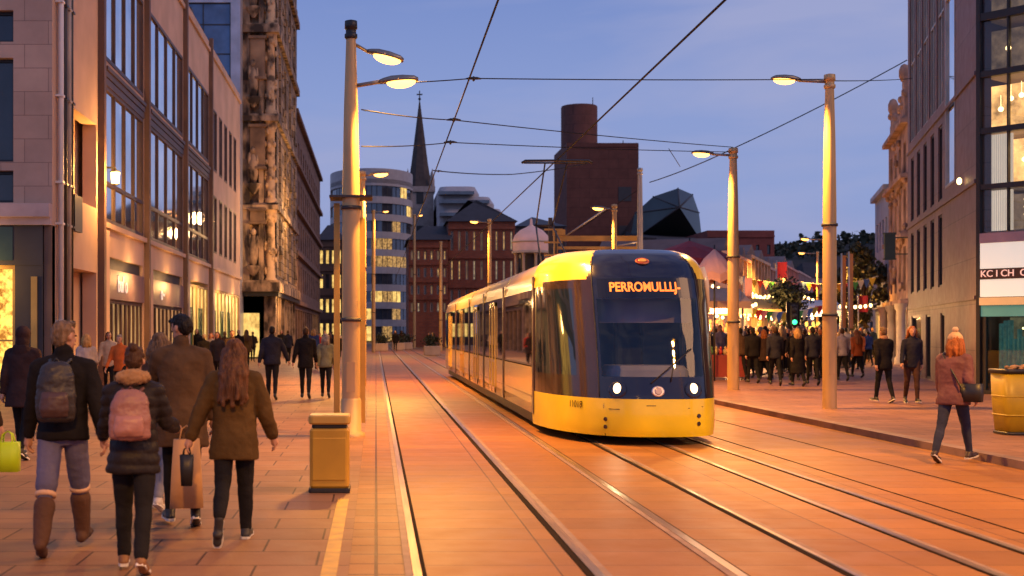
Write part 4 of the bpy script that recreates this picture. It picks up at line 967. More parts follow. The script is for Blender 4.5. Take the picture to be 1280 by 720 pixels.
for j in range(len(zl)-1):
    for i in range(NT):
        a, b, c, d_ = cabpt(xr_of(i), zl[j]), cabpt(xr_of(i+1), zl[j]), cabpt(xr_of(i+1), zl[j+1]), cabpt(xr_of(i), zl[j+1])
        xr, z = (xr_of(i)+xr_of(i+1))/2, (zl[j]+zl[j+1])/2; y = (a.y+c.y)/2; ax = abs(xr)
        zs = 2.5 + (.16*(ax-.65)/.0001 if 0 else 0)
        LM = .58 if xr < 0 else .66; lim = LM+.05*max(0, (2.9-z)/.4) if z > 2.5 else LM
        if z < .72: k = 'bumper'
        elif ax > lim and z > (2.52 if ax > .97 else 2.62): k = 'roof_shroud'
        elif ax > LM:
            k = 'cab_side_window' if (ax > .76 and ax < .9995 and 1.06 < z < 2.46 and y < 22.25) else 'side_cladding'
        elif ax < LM-.045 and 1.06 < z < 2.28: k = 'windscreen'
        else: k = 'front_mask'
        if k in ('roof_shroud','side_cladding','cab_side_window'): k += '|L' if xr < 0 else '|R'
        cls[k].face([a, b, c, d_], 0, True)
def weld(mb):
    d_ = {}; nv = []; mp_ = []
    for v in mb.v:
        key = (round(v[0],4), round(v[1],4), round(v[2],4))
        if key not in d_: d_[key] = len(nv); nv.append(v)
        mp_.append(d_[key])
    mb.v = nv; mb.f = [tuple(mp_[k] for k in f) for f in mb.f]
    keep = [i for i, f in enumerate(mb.f) if len(set(f)) > 2]
    mb.f = [mb.f[i] for i in keep]; mb.m = [mb.m[i] for i in keep]; mb.sm = [mb.sm[i] for i in keep]
    return mb
for k, m_ in (('bumper',M_yel),('front_mask',M_navy),('windscreen',clear_glass('tram windscreen glass', (.8,.85,.95), .35, tr=.85)),('side_cladding',M_choc),('cab_side_window',M_tglass),('roof_shroud',mat('tram shroud yellow', (.84,.58,.05), .25, var=.08, coat=.5))):
    for kk_ in ([k] if k in cls else [k+'|L', k+'|R']): child(weld(cls[kk_]), k, m_, tr)
# carriage bodies
sec = [(1.30,.30),(1.33,.5),(1.33,1.15)]; top = [(1.33,2.5),(1.31,2.56),(1.27,2.72),(1.17,2.90),(.98,3.03),(.72,3.11),(.4,3.14),(0,3.15)]
XC = 4.10
def strip(mb, prof, y0, y1, mirror=True):
    for sgn in (-1, 1):
        for i in range(len(prof)-1):
            (w0,z0),(w1,z1) = prof[i], prof[i+1]
            mb.face([(XC+sgn*w0,y0,z0),(XC+sgn*w0,y1,z0),(XC+sgn*w1,y1,z1),(XC+sgn*w1,y0,z1)], 0, True)
mods = [(22.62,27.7),(27.95,32.8),(33.05,37.9),(38.15,44.4),(44.65,51.0)]
M_seat = mat('red-grey seats', (.12,.05,.05), .7)
for i, (y0, y1) in enumerate(mods):
    b = MB(); strip(b, sec, y0, y1)
    for y in (y0, y1): b.face([(XC-1.3,y,.3),(XC+1.3,y,.3),(XC+1.3,y,.9),(XC-1.3,y,.9)])
    bod = child(weld(b), 'carriage_side', M_side, tr)
    b = MB(); strip(b, top, y0, y1); child(weld(b), 'roof', M_gold, tr)
    for sgn in (-1,1): g = MB(); g.face([(XC+sgn*1.322,y0,1.15),(XC+sgn*1.322,y1,1.15),(XC+sgn*1.322,y1,2.5),(XC+sgn*1.322,y0,2.5)]); child(g, 'side_window', M_tside, tr)
    p = MB(); npil = 3
    for k in range(npil+1):
        y = y0+(y1-y0)*k/npil
        for sgn in (-1,1): p.box(XC+sgn*1.30-.02, XC+sgn*1.30+.02, max(y0,y-.05), min(y1,y+.05), 1.15, 2.5)
    for sgn in (-1,1): p.box(XC+sgn*1.3-.02, XC+sgn*1.3+.024, y0, y1, 2.36, 2.5); p.box(XC+sgn*1.32-.01, XC+sgn*1.32+.016, y0+.1, y1-.1, 1.13, 1.18)
    child(p, 'window_pillars', M_choc, tr)
    p = MB(); p.box(XC-1.2,XC+1.2,y0+.1,y1-.1,.32,.36)
    for k in range(int((y1-y0)/1.0)):
        y = y0+.6+k*1.0
        for x in (-1.05,-.6,.6,1.05): p.bbox(XC+x-.2,XC+x+.2,y,y+.1,.8,1.55,.04); p.bbox(XC+x-.2,XC+x+.2,y,y+.45,.75,.85,.04)
    for k in range(3): p.tube([(XC-.35, y0+.8+k*1.6,.36),(XC-.35,y0+.8+k*1.6,2.4)], .018, 6)
    child(p, 'seats', M_seat, tr)
    for xx in (-.9,.78): p = MB(); p.box(XC+xx,XC+xx+.12,y0+.2,y1-.2,2.44,2.47); child(p, 'ceiling_light', mat('carriage light', (1,.85,.6), .4, emit=(1,.68,.30), estr=9.0), tr)
    if i in (1, 2, 3, 4):     # a double door in the middle of the carriage
        yd = (y0+y1)/2; p = MB()
        for a, c in ((yd-.75,yd-.02),(yd+.02,yd+.75)):
            p.box(XC-1.352,XC-1.334,a,a+.07,.34,2.44); p.box(XC-1.352,XC-1.334,c-.07,c,.34,2.44); p.box(XC-1.352,XC-1.334,a,c,.34,.48); p.box(XC-1.352,XC-1.334,a,c,2.34,2.44)
            p.box(XC-1.35,XC-1.334,a+.071,c-.071,1.05,1.12)
        child(p, 'door', M_side, tr)
    p = MB(); p.box(XC-1.34,XC-1.33,y0+.15,y1-.15,.60,.615); child(p, 'panel_seam', M_choc, tr)
for (y0, y1) in [(22.45,22.62)]+[(mods[i][1], mods[i+1][0]) for i in range(4)]:
    p = MB(); n_ = 5
    for k in range(n_):
        a = y0+(y1-y0)*k/n_; c = a+(y1-y0)/n_*.6
        pr = [(1.24,.32),(1.27,2.5),(1.2,2.72),(1.1,2.9),(.9,3.02),(.6,3.08),(0,3.1)]
        strip(p, pr, a, c); strip(p, [(w_-.05,z) for w_, z in pr], c, a+(y1-y0)/n_)
    child(p, 'gangway_bellows', M_black, tr)
for sgn in (-1,1):
    for y in (22.52, 27.82, 32.92, 38.02, 44.52): p = MB(); p.box(XC+sgn*1.335-.012, XC+sgn*1.335+.012, y-.10, y+.10, .32, 2.72); child(p, 'joint_cover', mat('joint trim', (.06,.03,.02), .35, coat=.3), tr)
p = MB(); p.box(XC-1.22,XC+1.22,22.3,50.8,.10,.30); p.box(XC-.75,XC+.95,20.7,22.3,.10,.24); child(p, 'underframe', M_black, tr)
for y in (24.4,26.2,35,36.8,45.8,47.6):
    for sgn in (-1,1): p = MB(); p.tube([(XC+sgn*.66,y,.3),(XC+sgn*.80,y,.3)], .29, 20, smooth=False); child(p, 'wheel', M_dark, tr)
p = MB(); pr = [(1.3,.3),(1.33,1.2),(1.3,2.5),(1.1,2.9),(.6,3.12)]
p.face([(XC-w_,51.05,z) for w_, z in pr]+[(XC+w_,51.05,z) for w_, z in reversed(pr)]); p.box(XC-1.1,XC+1.1,51.051,51.7,.3,2.6); child(p, 'rear_cab', M_yel, tr)
M_seat0 = mat('black seat', (.02,.02,.022), .7)
# cab floor and driver's desk behind the screen is closed off: bulkhead, its blue standing in for mirrored sky
p = MB(); p.box(XC-1.25,XC+1.25,22.5,22.56,.35,2.5); child(p, 'bulkhead', mat('cab bulkhead', (.10,.15,.24), .6), tr)
p = MB(); p.bbox(3.62,4.95,20.15,20.9,.80,1.22,.15); child(p, 'driver_console', mat('console grey', (.62,.57,.58), .5), tr)
p = MB(); p.box(3.42,5.12,20.75,20.78,1.90,2.36); child(p, 'sky_tone_panel', mat('mirrored sky tone', (.55,.46,.55), .8), tr)  # pale mauve panel stands in for sky mirrored in the upper glass
p = MB(); p.bbox(4.0,4.5,21.5,21.62,1.1,1.95,.06); p.bbox(4.0,4.5,21.3,21.6,1.0,1.12,.05); child(p, 'driver_seat', M_seat0, tr)
p = MB(); p.box(3.62,4.95,20.4,22.5,.74,.78); p.box(3.6,4.95,20.9,22.5,2.60,2.64); child(p, 'cab_floor', M_dark, tr)
# fittings on the nose
def nose(px, py, out=.0):
    """nose point seen at the given photo column/row, found by search on the real surface"""
    best = None
    for a in range(-66, 67):
        for z in range(14, 314, 2):
            q = cabpt(a/66*.999, z/100); sx = VX+F*q.x/q.y; sy = HY-F*(q.z-EYE)/q.y; e_ = (sx-px)**2+(sy-py)**2
            if best is None or e_ < best[0]: best = (e_, a/66*.999, z/100, q)
    _, xr, z, q = best; e2 = .01
    t1 = cabpt(min(.999,xr+e2), z)-cabpt(xr-e2, z); t2 = cabpt(xr, z+e2)-cabpt(xr, z-e2); n_ = t1.cross(t2).normalized()
    if n_.y > 0: n_ = -n_
    return q+n_*out, n_
def frame_at(n_):
    zz = n_; xx = Vector((0,0,1)).cross(zz).normalized()
    if xx.length < .1: xx = Vector((1,0,0))
    yy = zz.cross(xx); return Matrix((xx, yy, zz)).transposed()
def disc(px, py, rx, ry, th, m_, name, out=.004, n=24):
    q, n_ = nose(px, py, out); M3 = frame_at(n_); b = MB()
    vs = [q+M3 @ Vector((rx*math.cos(2*math.pi*k/n), ry*math.sin(2*math.pi*k/n), 0)) for k in range(n)]
    vt = [q+M3 @ Vector((rx*.85*math.cos(2*math.pi*k/n), ry*.85*math.sin(2*math.pi*k/n), th)) for k in range(n)]
    b.add(vs+vt, [(k,(k+1)%n,n+(k+1)%n,n+k) for k in range(n)]+[tuple(n+k for k in range(n))])
    return child(b, name, m_, tr)
M_head = mat('headlight lens', (1,.9,.7), .2, emit=(1,.60,.24), estr=7)
for px in (771, 867):
    disc(px, 487, .15, .13, .01, M_navy, 'headlight_housing'); disc(px, 486, .062, .082, .025, M_head, 'headlight', out=.012)
disc(822, 489, .10, .085, .012, mat('silver badge', (.55,.5,.55), .3, .7), 'badge')
disc(822, 489, .055, .06, .01, mat('badge centre', (.30,.25,.30), .3, .6), 'badge_centre', out=.018)
disc(803, 327, .115, .09, .012, mat('red roundel', (.40,.08,.02), .35), 'roundel'); disc(803, 326, .065, .045, .01, mat('gold roundel centre', (.75,.42,.08), .35), 'roundel_centre', out=.018)
for px, py in ((756,524),(757,533),(873,520),(873,529)): disc(px, py, .035, .035, .012, M_choc, 'marker_lamp')
# destination board
q, n_ = nose(803, 356, .006); M3 = frame_at(n_)
b = MB()
for i in range(24):
    for j in range(1):
        pass
zA, zB = 2.30, 2.60
for i in range(30):
    xa, xb = -.52+1.10*i/30, -.52+1.10*(i+1)/30
    pts = [cabpt(xa,zA),cabpt(xb,zA),cabpt(xb,zB),cabpt(xa,zB)]
    b.face([p_+Vector((0,-.004,0)) for p_ in pts], 0, True)
child(b, 'display_glass', mat('display black', (.006,.007,.02), .15, coat=.3), tr)
t_ = text('PERROMULLLJ-', 'destination_text', mat('orange dots', (1,.3,.05), .4, emit=(1,.19,.025), estr=1.7), tr, (0,0,0), (0,0,0), .205, .003, offset=.005)
me = t_.data; xs = [v.co.x for v in me.vertices]; W_ = max(xs)-min(xs); cx_ = (max(xs)+min(xs))/2
for v in me.vertices:      # bend the letters on to the nose and thicken them
    xw = 4.245+(v.co.x-cx_)/W_*1.10; zz = 2.455+v.co.y*1.0
    lo, hi = -.9, .9
    for _ in range(24):
        mid_ = (lo+hi)/2
        if cabpt(mid_, zz).x < xw: lo = mid_
        else: hi = mid_
    c_ = cabpt(lo, zz); v.co = (c_.x, c_.y-.012-v.co.z, c_.z)
t_2 = text('11018', 'fleet_number', M_choc, tr, (0,0,0), (0,0,0), .15, .002)
me = t_2.data
q, n_ = nose(720, 505, 0)
xr0 = None
for v in me.vertices:
    # wrap along the left flank: v.co.x runs towards the nose
    target = q.y-(v.co.x)*.92; zz = q.z+v.co.y
    lo, hi = -.9999, -.3
    for _ in range(26):
        mid_ = (lo+hi)/2
        if cabpt(mid_, zz).y > target: lo = mid_
        else: hi = mid_
    c_ = cabpt(lo, zz); v.co = (c_.x-.008, c_.y-.004, c_.z)
# wipers, seams, camera pod
b = MB(); a0, n0 = nose(814,480,.03); a1, _ = nose(862,436,.035); b.tube([a0, a0.lerp(a1,.5)+Vector((0,-.02,0)), a1], .012, 6)
a2, _ = nose(838,478,.03); b.tube([a2, a0.lerp(a1,.55)+Vector((0,-.02,0))], .009, 5); child(b, 'wiper', M_black, tr)
b = MB()
for pts in ([(755,504),(756,546)], [(760,511),(774,511)], [(808,508),(820,507)], [(860,510),(879,509)]):
    P_ = [nose(x,y,.002)[0] for x, y in pts]; b.tube(P_, .006, 4)
child(b, 'panel_seam', M_choc, tr)
b = MB(); 
for xr in (-.57, .65):
    b = MB(); P_ = [cabpt(xr, z)+Vector((0,-.004,0)) for z in [.74+.1*k for k in range(24)]]; b.tube(P_, .010, 5); child(b, 'screen_edge', M_black, tr)
b = MB(); p0, _ = nose(880,332,.02); b.tube([p0, p0+Vector((.05,-.02,-.25)), p0+Vector((.09,0,-.75))], [.05,.07,.05], 8); child(b, 'corner_moulding', mat('cream moulding', (.75,.62,.42), .3, coat=.4), tr)
# pantograph
pg = MB(); 
pg.tube([(3.3,29,zc-.07),(3.38,29,zc-.02),(4.1,29,zc-.015),(4.82,29,zc-.02),(4.9,29,zc-.07)], .028, 8); pg.tube([(3.38,29.3,zc-.03),(4.82,29.3,zc-.03)], .022, 6)
pant = child(pg, 'pantograph', M_black, tr)
pg = MB(); kn = (4.1,31.2,4.35)
for sx in (-.25,.25): pg.tube([(4.1+sx,29.15,zc-.05),(4.1+sx*.8,kn[1],kn[2])], .018, 6); pg.tube([(4.1+sx*.8,kn[1],kn[2]),(4.1+sx*1.4,29.0,3.2)], .022, 6)
pg.tube([(3.85,kn[1],kn[2]),(4.35,kn[1],kn[2])], .022, 6); pg.box(3.6,4.6,28.7,30.4,3.12,3.24)
child(pg, 'pantograph_frame', M_black, tr)
rebase(tr)
hl = []
for px in (771,867):
    l = bpy.data.lights.new('headlight_beam', 'SPOT'); l.energy = 16; l.color = (1,.75,.42); l.spot_size = R(70); l.spot_blend = .8; l.shadow_soft_size = .06
    o_ = bpy.data.objects.new('headlight_beam', l); col.objects.link(o_); q, _ = nose(px,487,.06); o_.location = q; o_.rotation_euler = (R(78),0,R(180)); o_.parent = None

# ================================================================== STALLS, PARASOLS, SIGNALS, TREES ON THE RIGHT STREET
def parasol(name, label, x, y, zt, zb, r_, m_, n=8, group=None):
    t = thing(name, label, 'parasol', (x,y,.106), group=group)
    q = MB(); apex = (0,0,zt); ring = []; ring2 = []
    for k in range(n*2):
        a = math.pi*k/n; rad = r_*(1 if k%2 == 0 else .93); ring.append((rad*math.cos(a), rad*math.sin(a), zb+(0 if k%2==0 else .12))); ring2.append((rad*.5*math.cos(a), rad*.5*math.sin(a), zb+(zt-zb)*.62))
    vs = [apex]+ring2+ring+[(p[0]*1.01,p[1]*1.01,p[2]-.28) for p in ring]; M2 = n*2; fs = []
    for k in range(M2):
        k2 = (k+1)%M2; fs += [(0,1+k,1+k2), (1+k,1+M2+k,1+M2+k2,1+k2), (1+M2+k,1+2*M2+k,1+2*M2+k2,1+M2+k2)]
    q.add(vs, fs); q.build('canopy', m_, t)
    q = MB(); q.tube([(0,0,0),(0,0,zt+.12)], .03, 8); q.build('pole', M_dark, t)
    return t
parasol('market_parasol', 'wine-red market parasol rising behind the tram roof', at(862,47), 47, 5.0, 4.25, 1.7, mat('wine red canvas', (.30,.03,.04), .8))
parasol('market_parasol', 'pale pink market parasol with scalloped edge right of the tram', at(893,43), 43, 4.45, 3.55, .72, mat('pink canvas', (.72,.42,.36), .8))
st = thing('market_stall', 'market stall with red goods under a striped valance behind the tram nose', 'market stall', (11.7, 44.5, .106))
q = MB()
for x in (-.9,.9):
    for y in (-.5,.5): q.box(x-.03,x+.03,y-.03,y+.03,0,3.0)
q.build('frame', M_galv, st)
q = MB(); q.box(-1,1,-.6,.6,.75,.85); q.box(-1,1,-.6,-.57,.1,.75); q.build('counter', mat('stall cloth', (.30,.05,.04), .8), st)
q = MB(); q.add([(-1.1,-.8,2.7),(1.1,-.8,2.7),(1.1,.7,3.2),(-1.1,.7,3.2)], [(0,1,2,3)]); q.box(-1.1,1.1,-.82,-.80,2.45,2.7); q.build('awning', mat('cream awning', (.6,.42,.3), .8), st)
for k in range(12):
    cn, c = [('red',(.55,.04,.03)),('orange',(.6,.25,.03)),('cream',(.65,.5,.2)),('green',(.1,.25,.08))][(k*7//3)%4]
    g = MB(); x = -.9+k*.16; g.ell((0,0,.1), .075,.1,.11,8); g.ell((.02,.02,.24), .05,.05,.06,6)
    tag(g.build('market_goods', mat('%s goods' % cn, c, .6), loc=(11.7+x, 44.3, .956)), '%s parcel, %s from the left on the market stall counter' % (cn, 'first second third fourth fifth sixth seventh eighth ninth tenth eleventh twelfth'.split()[k]), 'goods', 'goods on the market stall')
def stall(label, px, Y, w_, awn, goods):
    t = thing('market_stall', label, 'market stall', (at(px,Y), Y, .106)); q = MB()
    for x in (-w_/2, w_/2):
        for y in (-.5,.5): q.box(x-.03,x+.03,y-.03,y+.03,0,2.9)
    q.build('frame', M_galv, t)
    q = MB(); q.box(-w_/2,w_/2,-.6,.6,.8,.88); q.box(-w_/2,w_/2,-.6,-.57,.1,.8); q.build('counter', goods, t)
    q = MB(); n2 = 8
    q.box(-w_/2-.15,w_/2+.15,-.85,-.83,2.45,2.75); q.add([(-w_/2-.15,-.85,2.75),(w_/2+.15,-.85,2.75),(w_/2+.15,.6,3.3),(-w_/2-.15,.6,3.3)], [(0,1,2,3)]); q.build('awning', awn, t)
    q = MB()
    for k in range(5): x = -w_/2+.2+(w_-.4)*k/4; q.ell((x,-.4,2.35+.05*(k%2)), .07,.07,.08, 8)
    q.build('bulb_row', M_pend2, t)
    q = MB(); rs = random.Random(px)
    for k in range(26): q.ell((rs.uniform(-w_/2+.1,w_/2-.1), .3, rs.uniform(1.1,2.2)), .10,.06,rs.uniform(.08,.2), 6, smooth=False)
    q.build('hanging_goods', goods, t); return t
M_pend2 = mat('stall bulb', (1,.8,.5), .3, emit=(1,.58,.2), estr=10)
stall('cream-awninged stall of red goods between the tram and the second right pole', 893, 57, 2.6, mat('cream awning', (.6,.42,.3), .8), mat('mixed red goods', (.5,.06,.04), .7, c2=(.6,.4,.15), vscale=6))
stall('yellow-lit market stall just right of the second right pole', 931, 63, 2.8, mat('amber awning', (.55,.36,.10), .8), mat('mixed golden goods', (.6,.38,.08), .7, c2=(.2,.1,.05), vscale=6))
stall('white-awninged market stall below the red banner', 962, 70, 3.0, mat('white awning', (.6,.55,.5), .8), mat('mixed pale goods', (.6,.5,.4), .7, c2=(.4,.08,.06), vscale=6))
stall('pale blue market stall right of the clipped tree', 1012, 66, 2.8, mat('pale blue awning', (.35,.42,.55), .8), mat('mixed green goods', (.12,.3,.12), .7, c2=(.6,.4,.15), vscale=6))
for px_, Y_ in ((893,56.5),(931,62.5),(962,69.5),(1012,65.5)): point((at(px_,Y_), Y_-1.0, 2.6), 900, (1,.5,.18), .2, 'stall_light')
# traffic signal
tl = thing('traffic_light', 'black traffic signal showing green above the crowd', 'traffic light', (at(992,58),58,.106))
q = MB(); q.tube([(0,0,0),(0,0,2.9)], .05, 8); q.build('post', M_dark, tl)
q = MB(); q.bbox(-.16,.16,-.14,.10,1.9,2.85,.05); q.bbox(-.3,.3,.101,.12,1.75,3.0,.05); hd_ = q.build('housing', M_black, tl)
for z, m_ in ((2.65, M_dark),(2.37, M_dark),(2.09, mat('green signal', (.1,.9,.4), .3, emit=(.03,.9,.32), estr=3))):
    q = MB(); q.tube([(0,-.145,z),(0,-.17,z)], .11, 14); q.build('lens', m_, hd_)
# trees
def tree(name, label, x, y, H, r_, n_leaf, trunk_h, mleaf, z0=.106, round_=False, leaf=.13, cat='tree', group=None, clumps=14):
    t = thing(name, label, cat, (x,y,z0), group=group); rg = random.Random(int(x*97+y))
    q = MB(); q.tube([(0,0,0),(.03,.02,trunk_h*.6),(0,0,trunk_h),(.05,0,H*.75)], [r_*.11,r_*.085,r_*.07,r_*.02], 8)
    cc = []
    for k in range(clumps):
        a = rg.random()*6.28; hh_ = trunk_h+(H-trunk_h)*(.1+.85*rg.random()); env = math.sin(math.pi*min(1,max(.05,(hh_-trunk_h)/(H-trunk_h)*.9+.08)))**.6
        rad = r_*env*rg.uniform(.35,.85) if not round_ else r_*env*.5
        c = Vector((rad*math.cos(a), rad*math.sin(a), hh_)); cc.append(c)
        q.tube([(0,0,trunk_h*.9+(hh_-trunk_h)*.3), c*.6+Vector((0,0,hh_*.35)), c], [r_*.04,r_*.025,r_*.01], 5)
    q.build('trunk', mat('bark', (.06,.045,.035), .9), t)
    q = MB()
    for k in range(n_leaf):
        c = rg.choice(cc); s_ = r_*(.32 if not round_ else .52)
        p = c+Vector((rg.gauss(0,s_*.55), rg.gauss(0,s_*.55), rg.gauss(0,s_*.5)))
        n_ = Vector((rg.uniform(-1,1), rg.uniform(-1,1), rg.uniform(-1,1))).normalized(); t1 = n_.orthogonal().normalized(); t2 = n_.cross(t1); L_ = leaf*rg.uniform(.6,1.3)
        q.face([p-t1*L_, p+t2*L_*.6, p+t1*L_, p-t2*L_*.6], rg.randrange(2))
    q.build('crown', mleaf, t); return t
ML = [mat('dark leaves', (.045,.055,.022), .7), mat('mid leaves', (.085,.085,.035), .7)]
ML2 = [mat('black-green leaves', (.018,.028,.012), .8), mat('deep leaves', (.03,.04,.018), .8)]
tree('street_tree', 'tall dark tree with pinkish twigs at the mouth of the right street', at(1082,76), 76, 6.6, 1.6, 2600, 1.8, ML, leaf=.16)
tree('street_tree', 'smaller dark tree just right of the nearest right pole', at(1060,88), 88, 5.9, 1.4, 1800, 1.8, ML, leaf=.17)
tree('clipped_tree', 'round clipped dark tree over the crowd in front of the low shops', at(990,62), 62.5, 3.9, 1.0, 2600, 1.9, ML2, round_=True, leaf=.10)
tree('street_tree', 'bare-looking tree far down the right street', at(1040,120), 120, 7.6, 1.9, 1500, 2, ML, leaf=.2)
# flags and banners over the right street
def banner(label, px, py, Y, w_, h_, c):
    t = thing('banner', label, 'banner', (at(px,Y),Y,.106), group='banners over the right street'); z = ht(py,Y)
    q = MB(); q.tube([(0,0,0),(0,0,z+.1)], .04, 6); q.build('pole', M_galv, t)
    q = MB(); nx = 6
    for k in range(nx):
        a, b = w_*k/nx, w_*(k+1)/nx; f_ = lambda u: .05*math.sin(u*9)
        q.add([(a,f_(a)-.01,z-h_),(b,f_(b)-.01,z-h_),(b,f_(b)-.01,z),(a,f_(a)-.01,z),(a,f_(a)+.01,z-h_),(b,f_(b)+.01,z-h_),(b,f_(b)+.01,z),(a,f_(a)+.01,z)], [(0,1,2,3),(5,4,7,6),(0,4,5,1),(3,2,6,7),(0,3,7,4),(1,5,6,2)])
    q.build('cloth', mat('banner %s' % str(c), c, .7), t)
banner('red banner on a slim pole above the rose shop', 971, 330, 72, .55, .9, (.5,.02,.03))
banner('yellow banner in front of the low shops', 977, 357, 66, .35, 1.2, (.6,.42,.04))
banner('tall orange banner beside the nearest right pole', 1052, 322, 60, .22, 3.4, (.65,.22,.05))
banner('second tall orange banner right of the nearest pole', 1061, 320, 60, .22, 3.5, (.6,.24,.08))
banner('small red banner hanging in the dark tree', 1073, 372, 70, .5, .9, (.5,.03,.04))
banner('pink banner low over the crowd near the tram', 930, 350, 64, .4, 1.6, (.45,.2,.2))
# added strings of bulbs and bunting stand in for the street's small coloured lights
def string_line(a, b, sag, n):
    A, B = Vector(a), Vector(b); out = []
    for k in range(n+1):
        u = k/n; p = A.lerp(B, u); p.z -= sag*4*u*(1-u); out.append(p)
    return out
for i, (pa, pb, Ya, Yb, lab) in enumerate((((888,372),(948,376),56,60,'string of warm bulbs from the tram side to beyond the second right pole'),((935,362),(1010,372),68,72,'string of warm bulbs passing in front of the clipped tree'),((1000,366),(1095,378),70,62,'string of warm bulbs from the low shops across to the ornate terrace'),((884,352),(975,366),62,80,'highest string of warm bulbs along the low pink shops'))):
    A = Vector(XA(*pa, Ya)); L_ = string_line(A, XA(*pb, Yb), .35, 16); t = thing('bulb_string', lab, 'string lights', A, 0, 'added strings of bulbs over the market')
    q = MB(); q.tube([p-A for p in L_], .015, 4); q.build('cable', M_wire, t)
    for p in L_[1:-1]: q = MB(); q.ell(p-A-Vector((0,0,.1)), .075,.075,.09, 8); q.build('bulb', M_pend2, t)
FC = [('red',(.5,.03,.03)),('yellow',(.6,.45,.05)),('blue',(.05,.12,.4)),('white',(.6,.58,.55)),('green',(.05,.3,.10)),('pink',(.6,.2,.25))]
for i, (pa, pb, Ya, Yb, lab) in enumerate((((890,336),(1000,352),66,92,'bunting of coloured flags, added for small coloured lights, running along the tops of the low shops'),((935,384),(1030,380),58,60,'low bunting of coloured flags, added for small coloured lights, over the heads of the crowd'),((1000,352),(1098,345),80,70,'bunting of coloured flags, added for small coloured lights, crossing to the pale terrace house'))):
    A = Vector(XA(*pa, Ya)); L_ = string_line(A, XA(*pb, Yb), .3, 15); t = thing('bunting', lab, 'bunting', A, 0, 'added bunting over the right street')
    q = MB(); q.tube([p-A for p in L_], .012, 4); q.build('cord', M_white, t)
    for k, p in enumerate(L_[1:-1]):
        c = p-A; q = MB(); w_ = .20; q.add([(c.x-w_,c.y,c.z),(c.x+w_,c.y,c.z),(c.x,c.y+.03,c.z-.5),(c.x-w_,c.y+.012,c.z),(c.x+w_,c.y+.012,c.z),(c.x,c.y+.042,c.z-.5)], [(0,2,1),(3,4,5),(0,1,4,3),(1,2,5,4),(2,0,3,5)])
        nm, cc = FC[(k*5+i)%6]; q.build('flag', mat(nm+' flag cloth', cc, .8), t)
# planters and small things at the end of the left street
for k, (px, Y) in enumerate(((437+40,118),(498,124),(508,128),(540,96))):
    t = thing('planter', ['square planter with clipped bush at the end of the track','planter in front of the curved office door','planter by the brick warehouse corner','planter behind the tram tail'][k], 'planter', (at(px,Y),Y,0))
    q = MB(); q.bbox(-.6,.6,-.6,.6,0,.7,.06); q.build('tub', mat('pale tub', (.5,.38,.3), .7), t)
    q = MB()
    for i in range(300):
        p = Vector((random.gauss(0,.3), random.gauss(0,.3), 1.1+random.gauss(0,.22))); n_ = Vector((random.uniform(-1,1),random.uniform(-1,1),random.uniform(-1,1))).normalized(); t1 = n_.orthogonal().normalized(); t2 = n_.cross(t1)
        q.face([p-t1*.1,p+t2*.07,p+t1*.1,p-t2*.07], 0)
    q.build('bush', ML2[1], t)
# shopfront spill: added point lights stand in for the warm light of the shop windows
for y in (44, 52, 60.5, 69, 76): 
    point((FX+.55, y, 3.6), 110, (1,.5,.16), .2, 'shop_spill')
point((-10.5, 32.9, 3.1), 160, (1,.5,.14), .3, 'shop_spill')
point((-5.4, 86, 3.7), 500, (1,.52,.18), .3, 'facade_fill'); point((-4.6, 81.0, 8.0), 900, (1,.52,.2), .3, 'facade_fill'); point((-4.2, 93, 10), 1300, (1,.55,.2), .4, 'facade_fill')  # added point lights without lamps, to brighten the carved stone
# ================================================================== PEOPLE
def cloth(name, c, rough=.85, var=.3, vs=5):
    return mat(name, c, rough, var=var, vscale=vs, bump=.35, bscale=22, spec=.12)
SKIN = mat('skin', (.50,.26,.17), .55, var=.1); EYE_M = mat('eye', (.03,.02,.02), .2); LIP = mat('lips', (.35,.10,.08), .5)
def loft(mb, rings, n=18, T=None, m=0):
    vs = []
    for cx, cy, z, rx, ry in rings:
        for k in range(n):
            a = 2*math.pi*k/n; p = Vector((cx+rx*math.cos(a), cy+ry*math.sin(a), z)); vs.append(T(p) if T else p)
    fs = [(i*n+k, i*n+(k+1)%n, (i+1)*n+(k+1)%n, (i+1)*n+k) for i in range(len(rings)-1) for k in range(n)]
    fs += [tuple(range(n-1,-1,-1)), tuple((len(rings)-1)*n+k for k in range(n))]
    mb.add(vs, fs, m, True)
def cap(mb, p, q, r1, r2, n=12, m=0, bulge=0):
    p, q = Vector(p), Vector(q); d = (q-p); L = d.length; d.normalize()
    pts = []; rad = []
    for k in range(4): a = R(90-22.5*k); pts.append(p-d*r1*math.sin(a)); rad.append(max(.001, r1*math.cos(a)))
    for u in (0,.35,.65,1): pts.append(p+d*L*u); rad.append(r1+(r2-r1)*u+bulge*math.sin(math.pi*u))
    for k in range(1,5): a = R(22.5*k); pts.append(q+d*r2*math.sin(a)); rad.append(max(.001, r2*math.cos(a)))
    mb.tube(pts, rad, n, m)
